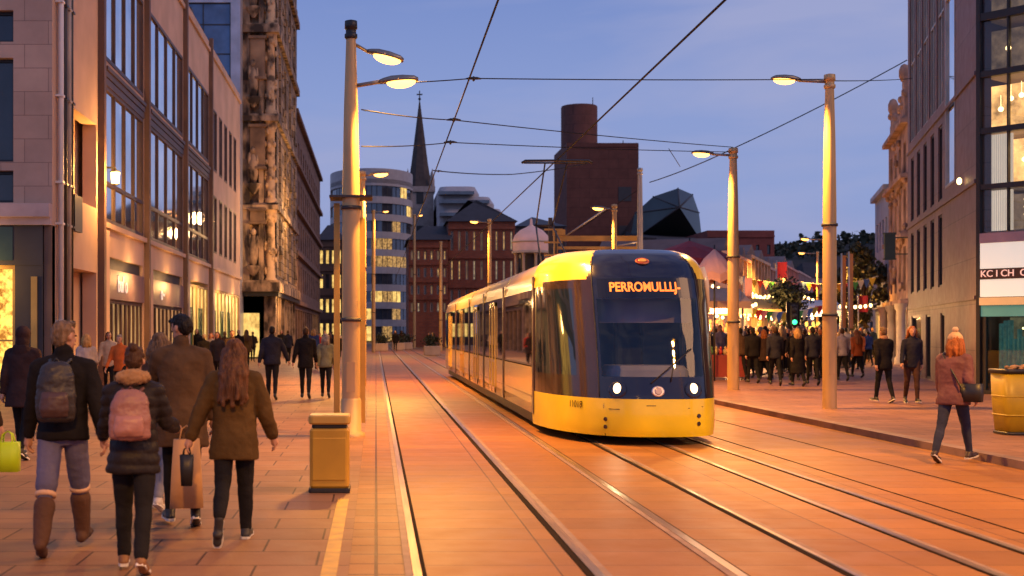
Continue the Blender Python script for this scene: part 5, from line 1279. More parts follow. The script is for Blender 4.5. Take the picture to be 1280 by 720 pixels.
def blob(mb, name, voxel, mats, disp=None, extra=None, smooth=2):
    me = mb.mesh('tmp', mats[0]); o_ = bpy.data.objects.new('tmp', me); col.objects.link(o_)
    rm = o_.modifiers.new('r', 'REMESH'); rm.mode = 'VOXEL'; rm.voxel_size = voxel; rm.use_smooth_shade = True
    if smooth: s_ = o_.modifiers.new('s', 'SMOOTH'); s_.factor = .5; s_.iterations = smooth
    dg = bpy.context.evaluated_depsgraph_get(); me2 = bpy.data.meshes.new_from_object(o_.evaluated_get(dg)); bpy.data.objects.remove(o_); bpy.data.meshes.remove(me)
    if disp:
        nrm = [v.normal.copy() for v in me2.vertices]
        for v, n_ in zip(me2.vertices, nrm): v.co += n_*disp(v.co, n_)
    me2.name = name
    me2.materials.clear()
    for x in mats: me2.materials.append(x)
    for p in me2.polygons: p.use_smooth = True; p.material_index = 0
    if extra:
        import bmesh
        bm = bmesh.new(); bm.from_mesh(me2); ex = extra.mesh('x', mats); bm.from_mesh(ex); bm.to_mesh(me2); bm.free(); bpy.data.meshes.remove(ex)
    return me2
def folds(a1=.005, a2=.012, f=6.5):
    return lambda p, n_: a2*noise.noise((p.x*f*.7, p.y*f*.7, p.z*f*1.1))+a1*1.6*(.35-abs(noise.noise((p.x*f*1.1+3+p.z*3, p.y*f*1.1, p.z*f*2.0))))+a1*.8*(.3-abs(noise.noise((p.x*f*2.6+p.z*9, p.y*f*2.6, p.z*f*2.4+5))))
def puff(pitch=.085, a=.011):
    return lambda p, n_: a*(abs(math.sin(math.pi*(p.z+.02*noise.noise((p.x*4,p.y*4,0)))/pitch))**.6-.6)+.006*noise.noise(p*9)
def person(label, x, y, heading=0, H=1.75, z0=0, pose=None, top=None, legs=None, shoes=None, hair=None, hem=.80, bulk=1.0, top_type='plain', leg_w=1.0, boot=None, hat=None, hood=False, group=None, lod=.014, skin=SKIN, turn=0, twist=0, lean=2, female=False, name='person', scarf=None, sleeve=1.0, parent_only=False, nod=0, collar=True):
    P_ = dict(lh=12, rh=-12, lk=4, rk=14, la=-14, ra=14, le=14, re=14, lab=7, rab=7)
    if pose: P_.update(pose)
    k = H/1.75; hipw = .088; HZ_ = .93
    rl = math.radians(lean); tw = math.radians(twist)
    def T(p):
        p = Vector(p); q = p-Vector((0,0,HZ_)); q = Matrix.Rotation(tw, 3, 'Z') @ q; q = Matrix.Rotation(-rl, 3, 'X') @ q; return q+Vector((0,0,HZ_))
    J = {}
    for s_, sg in (('l',-1),('r',1)):
        h = Vector((sg*hipw, 0, HZ_-.02)); a = R(P_[s_+'h']); kn = h+Vector((sg*.005, math.sin(a), -math.cos(a)))*.43
        b = a-R(P_[s_+'k']); an = kn+Vector((0, math.sin(b), -math.cos(b)))*.42
        J[s_+'hip'], J[s_+'kn'], J[s_+'an'] = h, kn, an
        f = R(P_.get(s_+'f', 0))+ (b if P_[s_+'h'] < 0 else b*.3)
        J[s_+'toe'] = an+Vector((sg*.02, math.cos(f)*.17, math.sin(f)*.17-.055)); J[s_+'heel'] = an+Vector((0, -.045*math.cos(f), -.055-.045*math.sin(f)))
        sh = Vector((sg*(.165 if female else .185), 0, 1.375)); A = R(P_[s_+'a']); B = R(P_[s_+'ab'])
        d1 = Vector((sg*math.sin(B), math.sin(A)*math.cos(B), -math.cos(A)*math.cos(B))); el = sh+d1*.28
        C_ = A+R(P_[s_+'e']); Bb = B*.75; d2 = Vector((sg*math.sin(Bb), math.sin(C_)*math.cos(Bb), -math.cos(C_)*math.cos(Bb))); wr = el+d2*.245
        J[s_+'sh'], J[s_+'el'], J[s_+'wr'], J[s_+'hd'] = T(sh), T(el), T(wr), (T(wr)-T(el)).normalized()
    low = min(J['ltoe'].z, J['rtoe'].z, J['lheel'].z, J['rheel'].z)-.028
    top_m = top or cloth('black cloth', (.02,.02,.022)); leg_m = legs or cloth('black trousers', (.018,.018,.02)); shoe_m = shoes or M_black
    ht_ = R(turn); nd = R(nod); HC = Vector((0,.02,1.615))
    def TH(p):   # head frame -> body
        p = Vector(p); q = Matrix.Rotation(ht_, 3, 'Z') @ (Matrix.Rotation(-nd, 3, 'X') @ p); return T(q+HC)
    RH = Matrix.Rotation(tw+ht_, 3, 'Z')
    root = thing(name, label, 'person', (x, y, z0), R(heading), group)
    def put(me, nm, par=None):
        o_ = bpy.data.objects.new(nm, me); col.objects.link(o_); o_.parent = par or root
        if par is None: o_.scale = (k,k,k); o_.location = (0,0,-low*k)
        return o_
    # --- body
    b = MB()
    loft(b, [(0,0,.84,.13,.09),(0,0,.93,.155,.10),(0,.0,1.05,.13,.09),(0,0,1.2,.145,.10),(0,0,1.33,.16,.10),(0,0,1.42,.12,.075),(0,0,1.46,.06,.055)], T=T)
    cap(b, T((0,0,1.42)), T((0,.012,1.53)), .052, .047)
    b.ell(TH((0,-.008,.035)), .073,.092,.09, 16, rot=RH); b.ell(TH((0,.022,-.03)), .056,.068,.078, 14, rot=RH); b.ell(TH((0,.05,-.085)), .028,.03,.025, 10, rot=RH)
    cap(b, TH((0,.088,.012)), TH((0,.107,-.022)), .010, .014, 8); b.ell(TH((0,.074,.03)), .05,.014,.012, 10, rot=RH)
    for sg in (-1,1): b.ell(TH((sg*.076,-.005,-.005)), .011,.018,.03, 8, rot=RH)
    for s_ in 'lr':
        cap(b, J[s_+'sh'], J[s_+'el'], .046, .037); cap(b, J[s_+'el'], J[s_+'wr'], .037, .025)
        cap(b, J[s_+'wr'], J[s_+'wr']+J[s_+'hd']*.075, .028, .036)
        cap(b, J[s_+'hip'], J[s_+'kn'], .078, .048); cap(b, J[s_+'kn'], J[s_+'an'], .05, .032, bulge=.008); cap(b, J[s_+'heel'], J[s_+'toe'], .028, .022)
    ex = MB()
    for s_, sg in (('l',-1),('r',1)):
        wr, d = J[s_+'wr'], J[s_+'hd']; med = Vector((-sg,0,0)); med = (med-d*med.dot(d)).normalized(); fw = d.cross(med).normalized()
        if fw.y < 0: fw = -fw
        for i, (off, L_) in enumerate(((.030,.070),(.010,.080),(-.010,.074),(-.029,.058))):
            p0 = wr+d*.085+fw*off; p1 = p0+d*L_*.45+med*.010; p2 = p1+(d*.75+med*.65).normalized()*L_*.35; p3 = p2+(d*.35+med*.95).normalized()*L_*.28
            ex.tube([wr+d*.05+fw*off*.8, p0,p1,p2,p3], [.009,.0095,.009,.008,.0055], 6)
        t0 = wr+d*.02+fw*.018; t1 = t0+(d*.55+fw*.7+med*.3).normalized()*.045; t2 = t1+(d*.85+fw*.25+med*.4).normalized()*.03
        ex.tube([t0,t1,t2], [.013,.011,.007], 6)
    for sg in (-1,1): ex.ell(TH((sg*.031,.082,.013)), .012,.008,.008, 8, m=1, rot=RH)
    ex.ell(TH((0,.091,-.052)), .022,.008,.006, 8, m=2, rot=RH)
    put(blob(b, 'body', lod, [skin, EYE_M, LIP], extra=ex), 'body')
    # --- trousers
    b = MB(); W = leg_w; LW = .045 if boot else .060*W
    loft(b, [(0,0,.80,.125,.09),(0,-.005,.86,.165,.115),(0,-.01,.93,.17,.12),(0,0,1.02,.15,.105),(0,0,1.06,.14,.095)])
    for s_ in 'lr':
        cap(b, J[s_+'hip'], J[s_+'kn'], .098, .066*W); cap(b, J[s_+'kn'], J[s_+'kn'].lerp(J[s_+'an'], .42), .060*W, LW, bulge=0); cap(b, J[s_+'kn'].lerp(J[s_+'an'], .42), J[s_+'an']+Vector((0,0,.015)), LW, .040 if boot else .044*W*W)
    put(blob(b, 'trousers', lod, [leg_m], folds(.004,.006)), 'trousers')
    # --- shoes or boots
    for s_ in 'lr':
        b = MB(); cap(b, J[s_+'heel']+Vector((0,0,.004)), J[s_+'toe'], .042, .036); cap(b, J[s_+'an'], J[s_+'heel'], .046, .040)
        b.ell(J[s_+'toe'].lerp(J[s_+'heel'],.35), .046,.08,.038, 12)
        if boot: cap(b, J[s_+'an'], J[s_+'an'].lerp(J[s_+'kn'], boot), .060, .080)
        o_ = put(blob(b, 'boot' if boot else 'shoe', lod, [shoe_m], folds(.003,.003)), 'boot' if boot else 'shoe')
        if lod < .02 and not boot:
            q = MB(); a_, c_ = J[s_+'heel']-Vector((0,0,.028)), J[s_+'toe']-Vector((0,0,.026)); dd = (c_-a_).normalized(); a_ = a_-dd*.045; c_ = c_+dd*.035
            sd_ = Vector((1,0,0)); up = sd_.cross(dd)
            pr = [(0,.024),(.15,.040),(.4,.036),(.72,.047),(.92,.036),(1,.018)]
            ring = [a_+(c_-a_)*u+sd_*w_ for u, w_ in pr]+[a_+(c_-a_)*u-sd_*w_ for u, w_ in reversed(pr)]
            n2 = len(ring); q.add(ring+[p_+up*.022 for p_ in ring], [tuple(range(n2-1,-1,-1)), tuple(n2+i for i in range(n2))]+[(i,(i+1)%n2,n2+(i+1)%n2,n2+i) for i in range(n2)])
            q.build('sole', mat('white sole', (.7,.66,.6), .6), o_)
        if lod < .02 and boot:
            q = MB(); c_ = J[s_+'an'].lerp(J[s_+'kn'], boot+.20); d_ = (J[s_+'kn']-J[s_+'an']).normalized(); q.tube([c_-d_*.012, c_+d_*.018], [.078,.080], 16); q.build('cuff', cloth('boot fleece', (.65,.42,.28)), o_)
    # --- top garment
    b = MB(); B_ = bulk; fw_ = .9 if female else 1.0
    hr = hem
    rings = [(0,-.005,hr,.176*B_,.13*B_),(0,-.005,hr+.05,.178*B_,.132*B_),(0,0,max(hr+.1,1.02),.165*B_*(.94 if female else 1),.12*B_),(0,0,1.15,.165*B_*fw_,.12*B_),(0,0,1.28,.185*B_*fw_,.128*B_),(0,-.004,1.34,.188*B_*fw_,.12*B_),(0,-.004,1.40,.145*B_*fw_,.10*B_),(0,0,1.455,.082,.075),(0,.0,1.485,.07,.07)]
    if hr < .7: rings[0:2] = [(0,0,hr,.20*B_,.17*B_),(0,0,.85,.185*B_,.14*B_)]
    rings = sorted(rings, key=lambda r_: r_[2])
    loft(b, rings, 22, T=T)
    S = sleeve*B_
    for s_ in 'lr':
        sg = -1 if s_ == 'l' else 1
        cap(b, T((sg*.06,-.004,1.425)), J[s_+'sh'], .052*B_, .066*S); cap(b, J[s_+'sh'], J[s_+'el'], .066*S, .054*S); cap(b, J[s_+'el'], J[s_+'wr']-J[s_+'hd']*.01, .056*S, .042*S)
    if collar: cap(b, T((0,0,1.45)), T((0,-.005,1.50)), .072, .070)
    if hood: 
        cap(b, T((-.06,-.075,1.46)), T((.06,-.075,1.46)), .055, .055); b.ell(T((0,-.09,1.43)), .11,.06,.08, 12)
    dsp = puff() if top_type == 'puffer' else folds(.007,.012)
    put(blob(b, 'coat' if hem < .72 else 'jacket', lod, [top_m], dsp), 'coat' if hem < .72 else 'jacket')
    # --- hair, hats
    if hair and hair[0] != 'none':
        st_, hm = hair; b = MB()
        b.ell(TH((0,-.020,.044)), .080,.096,.086, 16, rot=RH); b.ell(TH((0,-.058,-.002)), .076,.055,.080, 14, rot=RH)
        if st_ == 'short': b.ell(TH((0,.045,.095)), .058,.045,.03, 10, rot=RH)
        if st_ in ('long','bob'):
            Lh = .42 if st_ == 'long' else .2
            for i in range(9):
                a = math.pi*(i/8)+math.pi; cx, cy = .078*math.cos(a), -.02+.075*math.sin(a)
                p0 = TH((cx,cy,.02)); spread = 1.25 if st_ == 'long' else 1.15
                bk_ = .13*bulk if st_ == 'long' else .03; pm = TH((cx*spread, min(cy,0)*1.15-.012-bk_*.55, -Lh*.45)); p1 = TH((cx*spread*1.15, min(cy,0)*1.0-bk_+.01*math.sin(i*2.1), -Lh+.03*math.sin(i*2.7)))
                cap(b, p0, pm, .034, .036, 8); cap(b, pm, p1, .036, .018, 8)
        if st_ == 'bun': b.ell(TH((0,-.10,.085)), .042,.042,.04, 10, rot=RH)
        if st_ == 'pony': cap(b, TH((0,-.10,.05)), TH((0,-.14,-.13)), .03, .014)
        wv = (lambda p, n_: .011*noise.noise((p.x*62+2*p.z,p.y*62,p.z*7))+.004*math.sin(p.z*34+p.x*25+4*noise.noise(p*9))) if st_ in ('long','bob') else (lambda p, n_: .010*noise.noise(p*30)+.004*noise.noise(p*75))
        put(blob(b, 'hair', min(lod,.008) if lod < .02 else lod, [hm], wv), 'hair')
    if hood == 'up':
        b = MB(); b.ell(TH((0,-.02,.03)), .105,.12,.115, 16, rot=RH); cap(b, TH((0,-.04,-.06)), TH((0,-.05,-.14)), .095,.09)
        put(blob(b, 'hood', lod, [top_m], folds(.006,.01)), 'hood')
    if hat:
        b = MB(); b.ell(TH((0,-.008,.065)), .092,.108,.085, 16, rot=RH); b.tube([TH((0,-.004,.03)), TH((0,-.004,.065))], [.098,.099], 18)
        o_ = put(blob(b, 'hat', lod, [hat], lambda p, n_: .004*math.sin(p.x*160)), 'hat')
        b = MB(); b.ell(TH((0,-.012,.175)), .045,.045,.042, 12); me = blob(b, 'bobble', lod, [cloth('bobble fur', (.62,.45,.30))], lambda p, n_: .010*noise.noise(p*55)); put(me, 'bobble', o_)
    if scarf:
        b = MB(); b.ell(T((0,-.01,1.475)), .105,.10,.045, 16); b.ell(T((0,-.01,1.51)), .09,.088,.035, 16)
        put(blob(b, 'scarf', lod, [scarf], folds(.008,.01,14)), 'scarf')
    if top_type == 'fur':
        b = MB(); b.ell(T((0,-.10,1.49)), .125,.055,.07, 16); cap(b, T((-.09,-.05,1.49)), T((.09,-.05,1.49)), .05,.05)
        put(blob(b, 'fur_hood_trim', lod, [cloth('fawn fur', (.36,.21,.11))], lambda p, n_: .016*noise.noise(p*45)), 'fur_hood_trim')
    root['_k'] = k; root['_low'] = low
    def world(p):     # a body point in world space (for things the person holds)
        q = Matrix.Rotation(R(heading), 3, 'Z') @ (Vector(p)*k+Vector((0,0,-low*k))); return q+Vector((x,y,z0))
    root_info = dict(J=J, T=T, world=world, k=k, low=low)
    del root['_k'], root['_low']
    return root, root_info

HAIR = {k: mat(k+' hair', c, .5, var=.55, vscale=26, stretch=(1,1,.12), spec=.2, bump=1.0, bscale=60, bst=True) for k, c in
        dict(black=(.012,.010,.010), brown=(.060,.028,.014), chestnut=(.13,.055,.024), blond=(.42,.24,.09), grey=(.30,.24,.20), ginger=(.38,.12,.03), mouse=(.17,.10,.055), sandy=(.20,.125,.075)).items()}
BLK = cloth('black cloth', (.013,.011,.012)); NAVY = cloth('navy cloth', (.022,.022,.035)); DBRN = cloth('dark brown cloth', (.055,.032,.022)); OLIVE = cloth('olive brown cloth', (.095,.055,.020))
TROU = cloth('black trousers', (.015,.014,.016)); JEAN = cloth('faded jeans', (.13,.125,.22), vs=3); DJEAN = cloth('dark jeans', (.035,.04,.07)); TAUPE = cloth('taupe coat', (.10,.058,.032)); PURP = cloth('dusty purple coat', (.17,.075,.075), rough=.6)
GRYG = cloth('grey green jacket', (.20,.20,.13)); ORNG = cloth('orange coat', (.55,.13,.03)); LGREY = cloth('light grey jacket', (.32,.28,.30)); BROWNB = mat('brown suede', (.085,.035,.018), .8, var=.3, bump=.3)
# ---- the group walking away on the left
p1, i1 = person('man in dark jacket, faded jeans and brown boots with a black backpack, foreground left', -2.47, 10.1, 2, 1.82, pose=dict(lh=-20, lk=6, rh=24, rk=8, la=8, ra=-12, lab=12, rab=16, le=12, re=10), top=BLK, legs=JEAN, shoes=BROWNB, boot=.62, hair=('short', HAIR['sandy']), hem=.84, bulk=1.12, leg_w=1.25, turn=-38, lod=.012, lean=3)
p2, i2 = person('woman in black puffer jacket with fawn fur hood trim and black leggings, foreground', -1.77, 9.35, 4, 1.62, pose=dict(lh=14, lk=10, rh=-14, rk=12, la=20, ra=24, lab=14, rab=16, le=45, re=55), top=cloth('black puffer nylon', (.022,.018,.020), rough=.5), leg_w=1.12, legs=TROU, shoes=mat('tan shoe', (.22,.10,.035), .6), hair=('bun', HAIR['brown']), hem=.74, bulk=1.18, top_type='fur', lod=.012, female=True, nod=14)
for c in p2.children:
    if c.name.startswith('jacket'):
        me = c.data; f_ = puff(.09,.013); nn_ = [v.normal.copy() for v in me.vertices]
        for v, n_ in zip(me.vertices, nn_): v.co += n_*f_(v.co, n_)
p3, i3 = person('tall dark-haired man in long taupe coat looking down, between the fur-hooded and the long-haired woman', -1.76, 11.6, 14, 1.87, pose=dict(lh=10, lk=6, rh=-10, rk=12, la=38, ra=-4, lab=10, rab=10, le=60, re=14), top=TAUPE, legs=TROU, hair=('short', HAIR['black']), hem=.62, bulk=1.14, turn=40, nod=24, lod=.013)
p4, i4 = person('person with light hair and dark coat half hidden behind the puffer jacket', -2.12, 12.5, -10, 1.71, pose=dict(lh=12, rh=-12), top=cloth('rust brown coat', (.10,.055,.04)), legs=cloth('grey blue jeans', (.22,.22,.27)), shoes=mat('white trainers', (.5,.45,.42), .5), hair=('bob', HAIR['mouse']), hem=.70, lod=.016, female=True)
p5, i5 = person('woman with long wavy chestnut hair, olive-brown jumper and black leggings', -1.19, 10.75, 2, 1.69, pose=dict(lh=-14, lk=42, rh=12, rk=4, la=-6, ra=8, lab=26, rab=20, le=4, re=16, lf=-20), top=OLIVE, legs=TROU, shoes=mat('black trainers', (.03,.028,.03), .6), hair=('long', HAIR['chestnut']), hem=.70, bulk=1.22, sleeve=1.1, leg_w=1.1, lod=.011, female=True, collar=False)
p6, i6 = person('person in long dark hooded coat at the left edge before the lit shop', -4.86, 17.6, -8, 1.78, pose=dict(lh=12, rh=-12, lab=8, rab=8), top=cloth('dark plum coat', (.045,.025,.024)), legs=TROU, hair=None, hem=.66, bulk=1.18, hood='up', lod=.016)
p7, i7 = person('shopper cut off by the left edge, carrying the neon bag', -3.74, 11.6, 0, 1.7, pose=dict(lh=-12, rh=12, rab=16, re=4), top=DBRN, legs=cloth('patterned leggings', (.12,.08,.06), vs=25), hair=('bob', HAIR['brown']), hem=.74, lod=.018, female=True)
def bag(name, label, loc, w_, d_, h_, m_, rz=0, handle=.2, flare=1.1, cat='bag', strap_m=None):
    t = thing(name, label, cat, loc, R(rz)); q = MB()
    vs = []; 
    for z, s_ in ((-h_,flare),(-h_*.5,(1+flare)/2+.02),(0,1)):
        for sx, sy in ((-1,-1),(-.3,-1.12),(.35,-1.08),(1,-1),(1.04,0),(1,1),(.3,1.1),(-.4,1.12),(-1,1),(-1.04,0)): vs.append((sx*w_/2*s_, sy*d_/2*s_, z))
    n_ = 10; q.add(vs, [(i*n_+k,i*n_+(k+1)%n_,(i+1)*n_+(k+1)%n_,(i+1)*n_+k) for i in range(2) for k in range(n_)]+[tuple(range(n_-1,-1,-1)), tuple(20+k for k in range(n_))], 0, True)
    q.build('bag_body', m_, t)
    if handle:
        for sy in (-1,1): q = MB(); q.tube([(-w_*.28,sy*d_*.4,-.01),(-w_*.2,sy*d_*.2,handle*.75),(0,0,handle),(w_*.2,sy*d_*.2,handle*.75),(w_*.28,sy*d_*.4,-.01)], .007, 6); q.build('handle', strap_m or m_, t)
    return t
def hand_pt(info, s_): return info['world'](info['J'][s_+'wr']+info['J'][s_+'hd']*.11)
h = hand_pt(i7,'r'); bag('shopping_bag', 'neon yellow-green shopping bag at the left edge of the pavement', (h.x+.05, h.y, h.z-.06), .20, .12, .27, mat('neon plastic', (.62,.85,.01), .5, var=.08, emit=None), 0, .10, 1.0)
h = hand_pt(i3,'l')
bag('shopping_bag', 'large tan paper carrier bag held beside the tall man', (-1.68, 11.35, .80), .22, .16, .60, mat('tan paper', (.60,.34,.16), .8, var=.25, bump=.6, bscale=7), 8, .12, 1.3)
h = hand_pt(i5,'l'); bag('handbag', 'small black bag hanging from the left hand of the long-haired woman', (h.x, h.y, h.z-.05), .11, .07, .26, M_black, 0, .06, .8)
def backpack(label, info, m_, w_, h_, d_, m2=None, m3=None):
    t = thing('backpack', label, 'backpack'); t.matrix_world = Matrix.Translation(info['world']((0,0,0)))
    T = info['T']; c = info['world'](T((0,-.175-.5*d_,1.20))); t.location = c; t.rotation_euler = (0,0,R(3))
    q = MB(); rings = [(0,0,-h_/2,w_*.40,d_*.38),(0,-.01,-h_*.45,w_*.5,d_*.52),(0,-.012,-h_*.1,w_*.52,d_*.56),(0,-.005,h_*.25,w_*.46,d_*.48),(0,.01,h_*.43,w_*.36,d_*.34),(0,.015,h_/2,w_*.2,d_*.2)]
    loft(q, rings, 20); me = blob(q, 'pack_body', .012, [m_], folds(.006,.008,12)); o_ = bpy.data.objects.new('pack_body', me); col.objects.link(o_); o_.parent = t
    q = MB(); loft(q, [(0,-d_*.52,-h_*.42,w_*.34,.03),(0,-d_*.56,-h_*.3,w_*.38,.05),(0,-d_*.55,-h_*.08,w_*.36,.045),(0,-d_*.5,0,w_*.33,.02)], 16); me = blob(q, 'pocket', .011, [m2 or m_], folds(.004,.005,14)); o_ = bpy.data.objects.new('pocket', me); col.objects.link(o_); o_.parent = t
    for sg in (-1,1):
        q = MB(); q.tube([(sg*w_*.28,.06,-h_*.38),(sg*w_*.40,.30*.5,-h_*.1),(sg*w_*.34,.24,h_*.3),(sg*w_*.26,.17,h_*.52),(sg*w_*.20,.03,h_*.44)], [.014]*5, 8); q.build('strap', m3 or m_, t)
    q = MB(); q.tube([(-.03,.02,h_*.47),(0,.0,h_*.56),(.03,.02,h_*.47)], .007, 6); q.build('grab_handle', m3 or m_, t)
    return t
backpack('black backpack on the back of the man in jeans', i1, mat('black nylon', (.028,.022,.022), .5, var=.5, bump=.2), .30, .46, .15, mat('dark maroon nylon', (.06,.03,.028), .5), M_black)
backpack('pinkish leather backpack on the puffer jacket', i2, mat('dusty pink leather', (.27,.125,.11), .5, var=.3, bump=.25), .29, .36, .13, mat('rose leather', (.32,.15,.13), .45), mat('maroon strap', (.10,.03,.03), .5))
# ---- three walking away in the middle distance on the left
person('broad man in dark jacket walking away, left of the pair by the pole', at(340,33), 33, 0, 1.86, pose=dict(lab=14, rab=24, lh=8, rh=-8), top=NAVY, legs=TROU, hair=('short', HAIR['black']), hem=.80, bulk=1.2, lod=.02)
person('man in dark overcoat walking away, middle of three by the pole', at(382,33.5), 33.5, 0, 1.84, pose=dict(lab=14, rab=8), top=BLK, legs=TROU, hair=('short', HAIR['brown']), hem=.72, bulk=1.12, lod=.02)
person('person in grey-green jacket walking away, right of three beside the pole', at(407,34), 34, 0, 1.68, top=GRYG, legs=TROU, hair=('bob', HAIR['grey']), hem=.80, bulk=1.05, lod=.02, female=True)
# ---- right side
r1, j1 = person('woman in dusty purple coat with cream bobble hat crossing at the kerb, right', 7.74, 17.15, -48, 1.72, pose=dict(lh=-22, lk=6, rh=22, rk=6, la=10, ra=-10, lab=8, rab=10, le=20, re=40), top=PURP, legs=DJEAN, shoes=mat('dark brown shoe', (.04,.018,.012), .5), hair=('bob', HAIR['ginger']), hem=.77, bulk=1.3, hat=cloth('cream knit', (.55,.36,.20)), scarf=cloth('plum scarf', (.18,.05,.05)), lod=.012, female=True, turn=30)
h = j1['world'](Vector((.24,-.06,.90))); bb = bag('shoulder_bag', 'black shoulder bag on the purple coat', (h.x+.02, h.y-.02, h.z+.16), .26, .12, .24, M_black, -48, 0, .95)
q = MB(); a_ = j1['world'](j1['T'](Vector((-.10,-.12,1.45)))); b_ = j1['world'](j1['T'](Vector((.06,-.165,1.2)))); c_ = Vector((h.x+.02,h.y-.02,h.z+.16)); q.tube([(v-c_) for v in (j1['world'](j1['T'](Vector((-.13,-.02,1.475)))), a_, b_, j1['world'](j1['T'](Vector((.17,-.16,1.0)))), c_)], .012, 6); o_ = q.build('strap', M_black, bb); o_.rotation_euler = (0,0,R(48))
person('person in black coat, left of the pair beside the ornate terrace', at(1105,29.6), 29.6, 12, 1.72, .106, top=BLK, legs=TROU, hair=('short', HAIR['mouse']), hem=.74, bulk=1.1, lod=.018, pose=dict(lh=14, rh=-8), scarf=cloth('check scarf', (.30,.16,.10)))
person('ginger-haired woman in dark clothes facing the camera by the corner office', at(1140,29.4), 29.4, 170, 1.74, .106, top=NAVY, legs=cloth('brown trousers', (.07,.035,.025)), hair=('long', HAIR['ginger']), hem=.78, lod=.018, female=True, pose=dict(lh=10, rh=-10, rab=12))
person('woman in long black coat at the front of the right-hand crowd', at(997,38.6), 38.6, 8, 1.72, .106, top=BLK, legs=TROU, hair=('bob', HAIR['blond']), hem=.36, bulk=1.15, lod=.022, female=True)
person('man in dark suit striding away, fourth from the second right pole', at(969,39.2), 39.2, -6, 1.78, .106, top=NAVY, legs=TROU, hair=('short', HAIR['brown']), hem=.78, lod=.022, pose=dict(lh=18, rh=-16))
person('stout man in black jacket, nearest the second right pole in the front crowd', at(941,41), 41, 4, 1.76, .106, top=BLK, legs=TROU, hair=('short', HAIR['black']), hem=.80, bulk=1.25, lod=.022)
person('person in brown coat, second from the second right pole in the front crowd', at(955,44), 44, 0, 1.70, .106, top=DBRN, legs=TROU, hair=('bob', HAIR['ginger']), hem=.62, lod=.022, female=True)
person('person in navy jacket left of the nearest right pole', at(1016,39.5), 39.5, 0, 1.77, .106, top=NAVY, legs=TROU, hair=('short', HAIR['black']), hem=.80, lod=.022, pose=dict(lh=16, rh=-12))
person('ginger-haired woman in bright orange coat right of the nearest right pole', at(1071,46), 46, 10, 1.70, .106, top=ORNG, legs=TROU, hair=('long', HAIR['ginger']), hem=.76, bulk=1.2, lod=.022, female=True)
person('person in grey jacket just right of the nearest pole', at(1053,43), 43, 0, 1.74, .106, top=LGREY, legs=TROU, hair=('short', HAIR['brown']), hem=.80, lod=.022)
# ---- crowd: a few source figures, then copies with their own coats
src = []
for i in range(8):
    r_, _ = person('x', 0, 0, 0, 1.66+.03*i, pose=dict(lh=[12,-14,8,18,-10,4,-16,10][i], rh=[-12,14,-8,-14,12,-4,12,-12][i], lab=8+i, rab=14-i, re=[14,60,20,80,10,30,14,40][i]), top=BLK, legs=TROU, hair=((['short','bob','long','short','bun','short','long','bob'][i]), HAIR['brown']), hem=[.8,.62,.74,.8,.5,.78,.7,.8][i], bulk=1.0+.04*i, lod=.032, female=i % 2 == 1)
    src.append(r_)
COATS = [('black', BLK), ('navy', NAVY), ('dark brown', DBRN), ('black', BLK), ('olive', OLIVE), ('red', cloth('red coat', (.42,.04,.03))), ('light grey', LGREY), ('orange', ORNG), ('cream', cloth('cream coat', (.55,.42,.28))), ('taupe', TAUPE), ('dark blue', cloth('dark blue coat', (.03,.05,.14)))]
used_src = set()
def crowd(px, Y, i, z0, hd, ci, label, group, s_=1.0):
    if i in used_src: c = copy_tree(src[i])
    else: c = src[i]; used_src.add(i)
    c.location = (at(px,Y), Y, z0); c.rotation_euler = (0,0,R(hd)); c.scale = (s_,)*3
    c['label'] = label; c['category'] = 'person'; c['group'] = group
    hk = random.choice(['black','brown','chestnut','blond','mouse','ginger','grey'])
    for ch in c.children:
        st_ = ch.name.split('.')[0]
        if st_ in ('jacket','coat'): ch.material_slots[0].link = 'OBJECT'; ch.material_slots[0].material = COATS[ci][1]
        if st_ == 'hair': ch.material_slots[0].link = 'OBJECT'; ch.material_slots[0].material = HAIR[hk]
    return c
rg = random.Random(11); placed = []
def free(x, y, d):
    for a, b in placed:
        if abs(a-x) < d and abs(b-y) < d*1.6: return False
    placed.append((x, y)); return True
n_ = 0; tries = 0
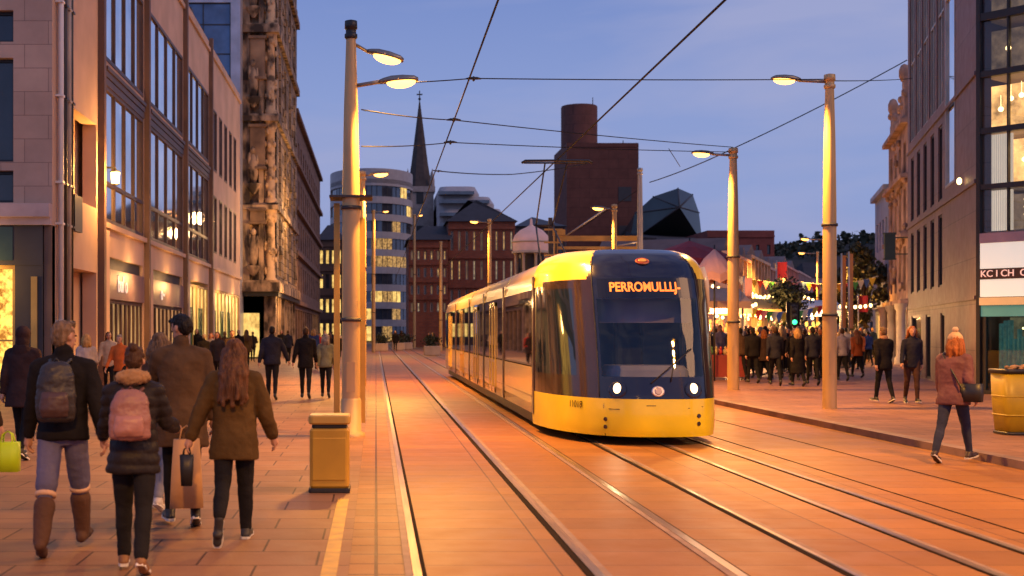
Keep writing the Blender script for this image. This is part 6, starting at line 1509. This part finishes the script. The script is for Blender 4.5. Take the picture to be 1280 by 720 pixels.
while n_ < 185 and tries < 4000:
    tries += 1
    Y = (43+rg.random()*13) if n_ < 34 else 50+rg.random()**1.2*68; px = rg.uniform(882, 1092)
    if (px > 1040 and Y < 55) or (Y < 47.5 and not 925 < px < 1060): continue
    x = at(px, Y)
    if x > 16+.29*(Y-34)+3.5: continue
    if x < 19+.415*(Y-70)+.8 and Y > 68: continue
    if not free(x, Y, .7): continue
    ci = rg.choice([0,0,1,2,3,4,5,6,7,8,9,10,0,3]); nm = COATS[ci][0]
    zone = 'between the tram and the second right pole' if px < 909 else ('just right of the second right pole' if px < 950 else ('under the red banner' if px < 976 else ('around the clipped tree' if px < 1008 else ('left of the nearest right pole' if px < 1030 else ('just right of the nearest right pole' if px < 1060 else 'towards the ornate terrace')))))
    row = 'front' if Y < 56 else ('second' if Y < 66 else ('third' if Y < 78 else ('fourth' if Y < 92 else 'farthest')))
    crowd(px, Y, rg.randrange(8), .106, rg.choice([0,0,180,170,10,-15,200,90]), ci, 'pedestrian in %s, %s row, %s' % (nm, row, zone), 'far crowd on the right-hand street', rg.uniform(.88,1.08)); n_ += 1
left = [(255,46,0),(264,50,180),(272,42,170),(281,55,0),(290,44,190),(298,58,0),(308,62,10),(246,60,180),(150,31,170),(108,28,20),(136,36,190),(316,75,0),(326,90,180),(360,70,0),(352,84,170),(392,60,0),(400,74,180),(412,66,0),(421,58,190),(424,90,0),(415,110,0),(406,96,170),(494,115,180),(502,125,0),(536,112,180),(541,100,0)]
words = ['beside the green shop door','half hidden by the long-haired woman','near the green door, facing the camera','before the bright shop windows','in front of the last bright shop','at the corner of the ornate building','by the carved building, walking off','behind the taupe coat, facing the camera','beside the striped shop blinds','behind the man with the backpack','below the wall lantern','far under the ornate building','further off at the ornate building','at the black piers','between the black piers and the dark overcoat','left of the grey-green jacket','beyond the grey-green jacket','right behind the grey-green jacket','just left of the near lamp pole','farthest beside the near lamp pole','deep in the left street','at the end of the brown terrace','at the far end of the tracks','near the planters at the far end','at the tail of the tram','right behind the tram tail']
for k, (px, Y, hd) in enumerate(left):
    ci = [0,6,1,2,9,0,4,3,7,6,8,0,2,1,0,10,5,2,0,8,1,0,0,2,0,9][k]
    crowd(px, Y, k % 8, 0, hd, ci, 'pedestrian in %s %s' % (COATS[ci][0], words[k]), 'passers-by on the left pavement')
for i in range(8):
    if i not in used_src:
        for c in list(src[i].children): bpy.data.objects.remove(c)
        bpy.data.objects.remove(src[i])
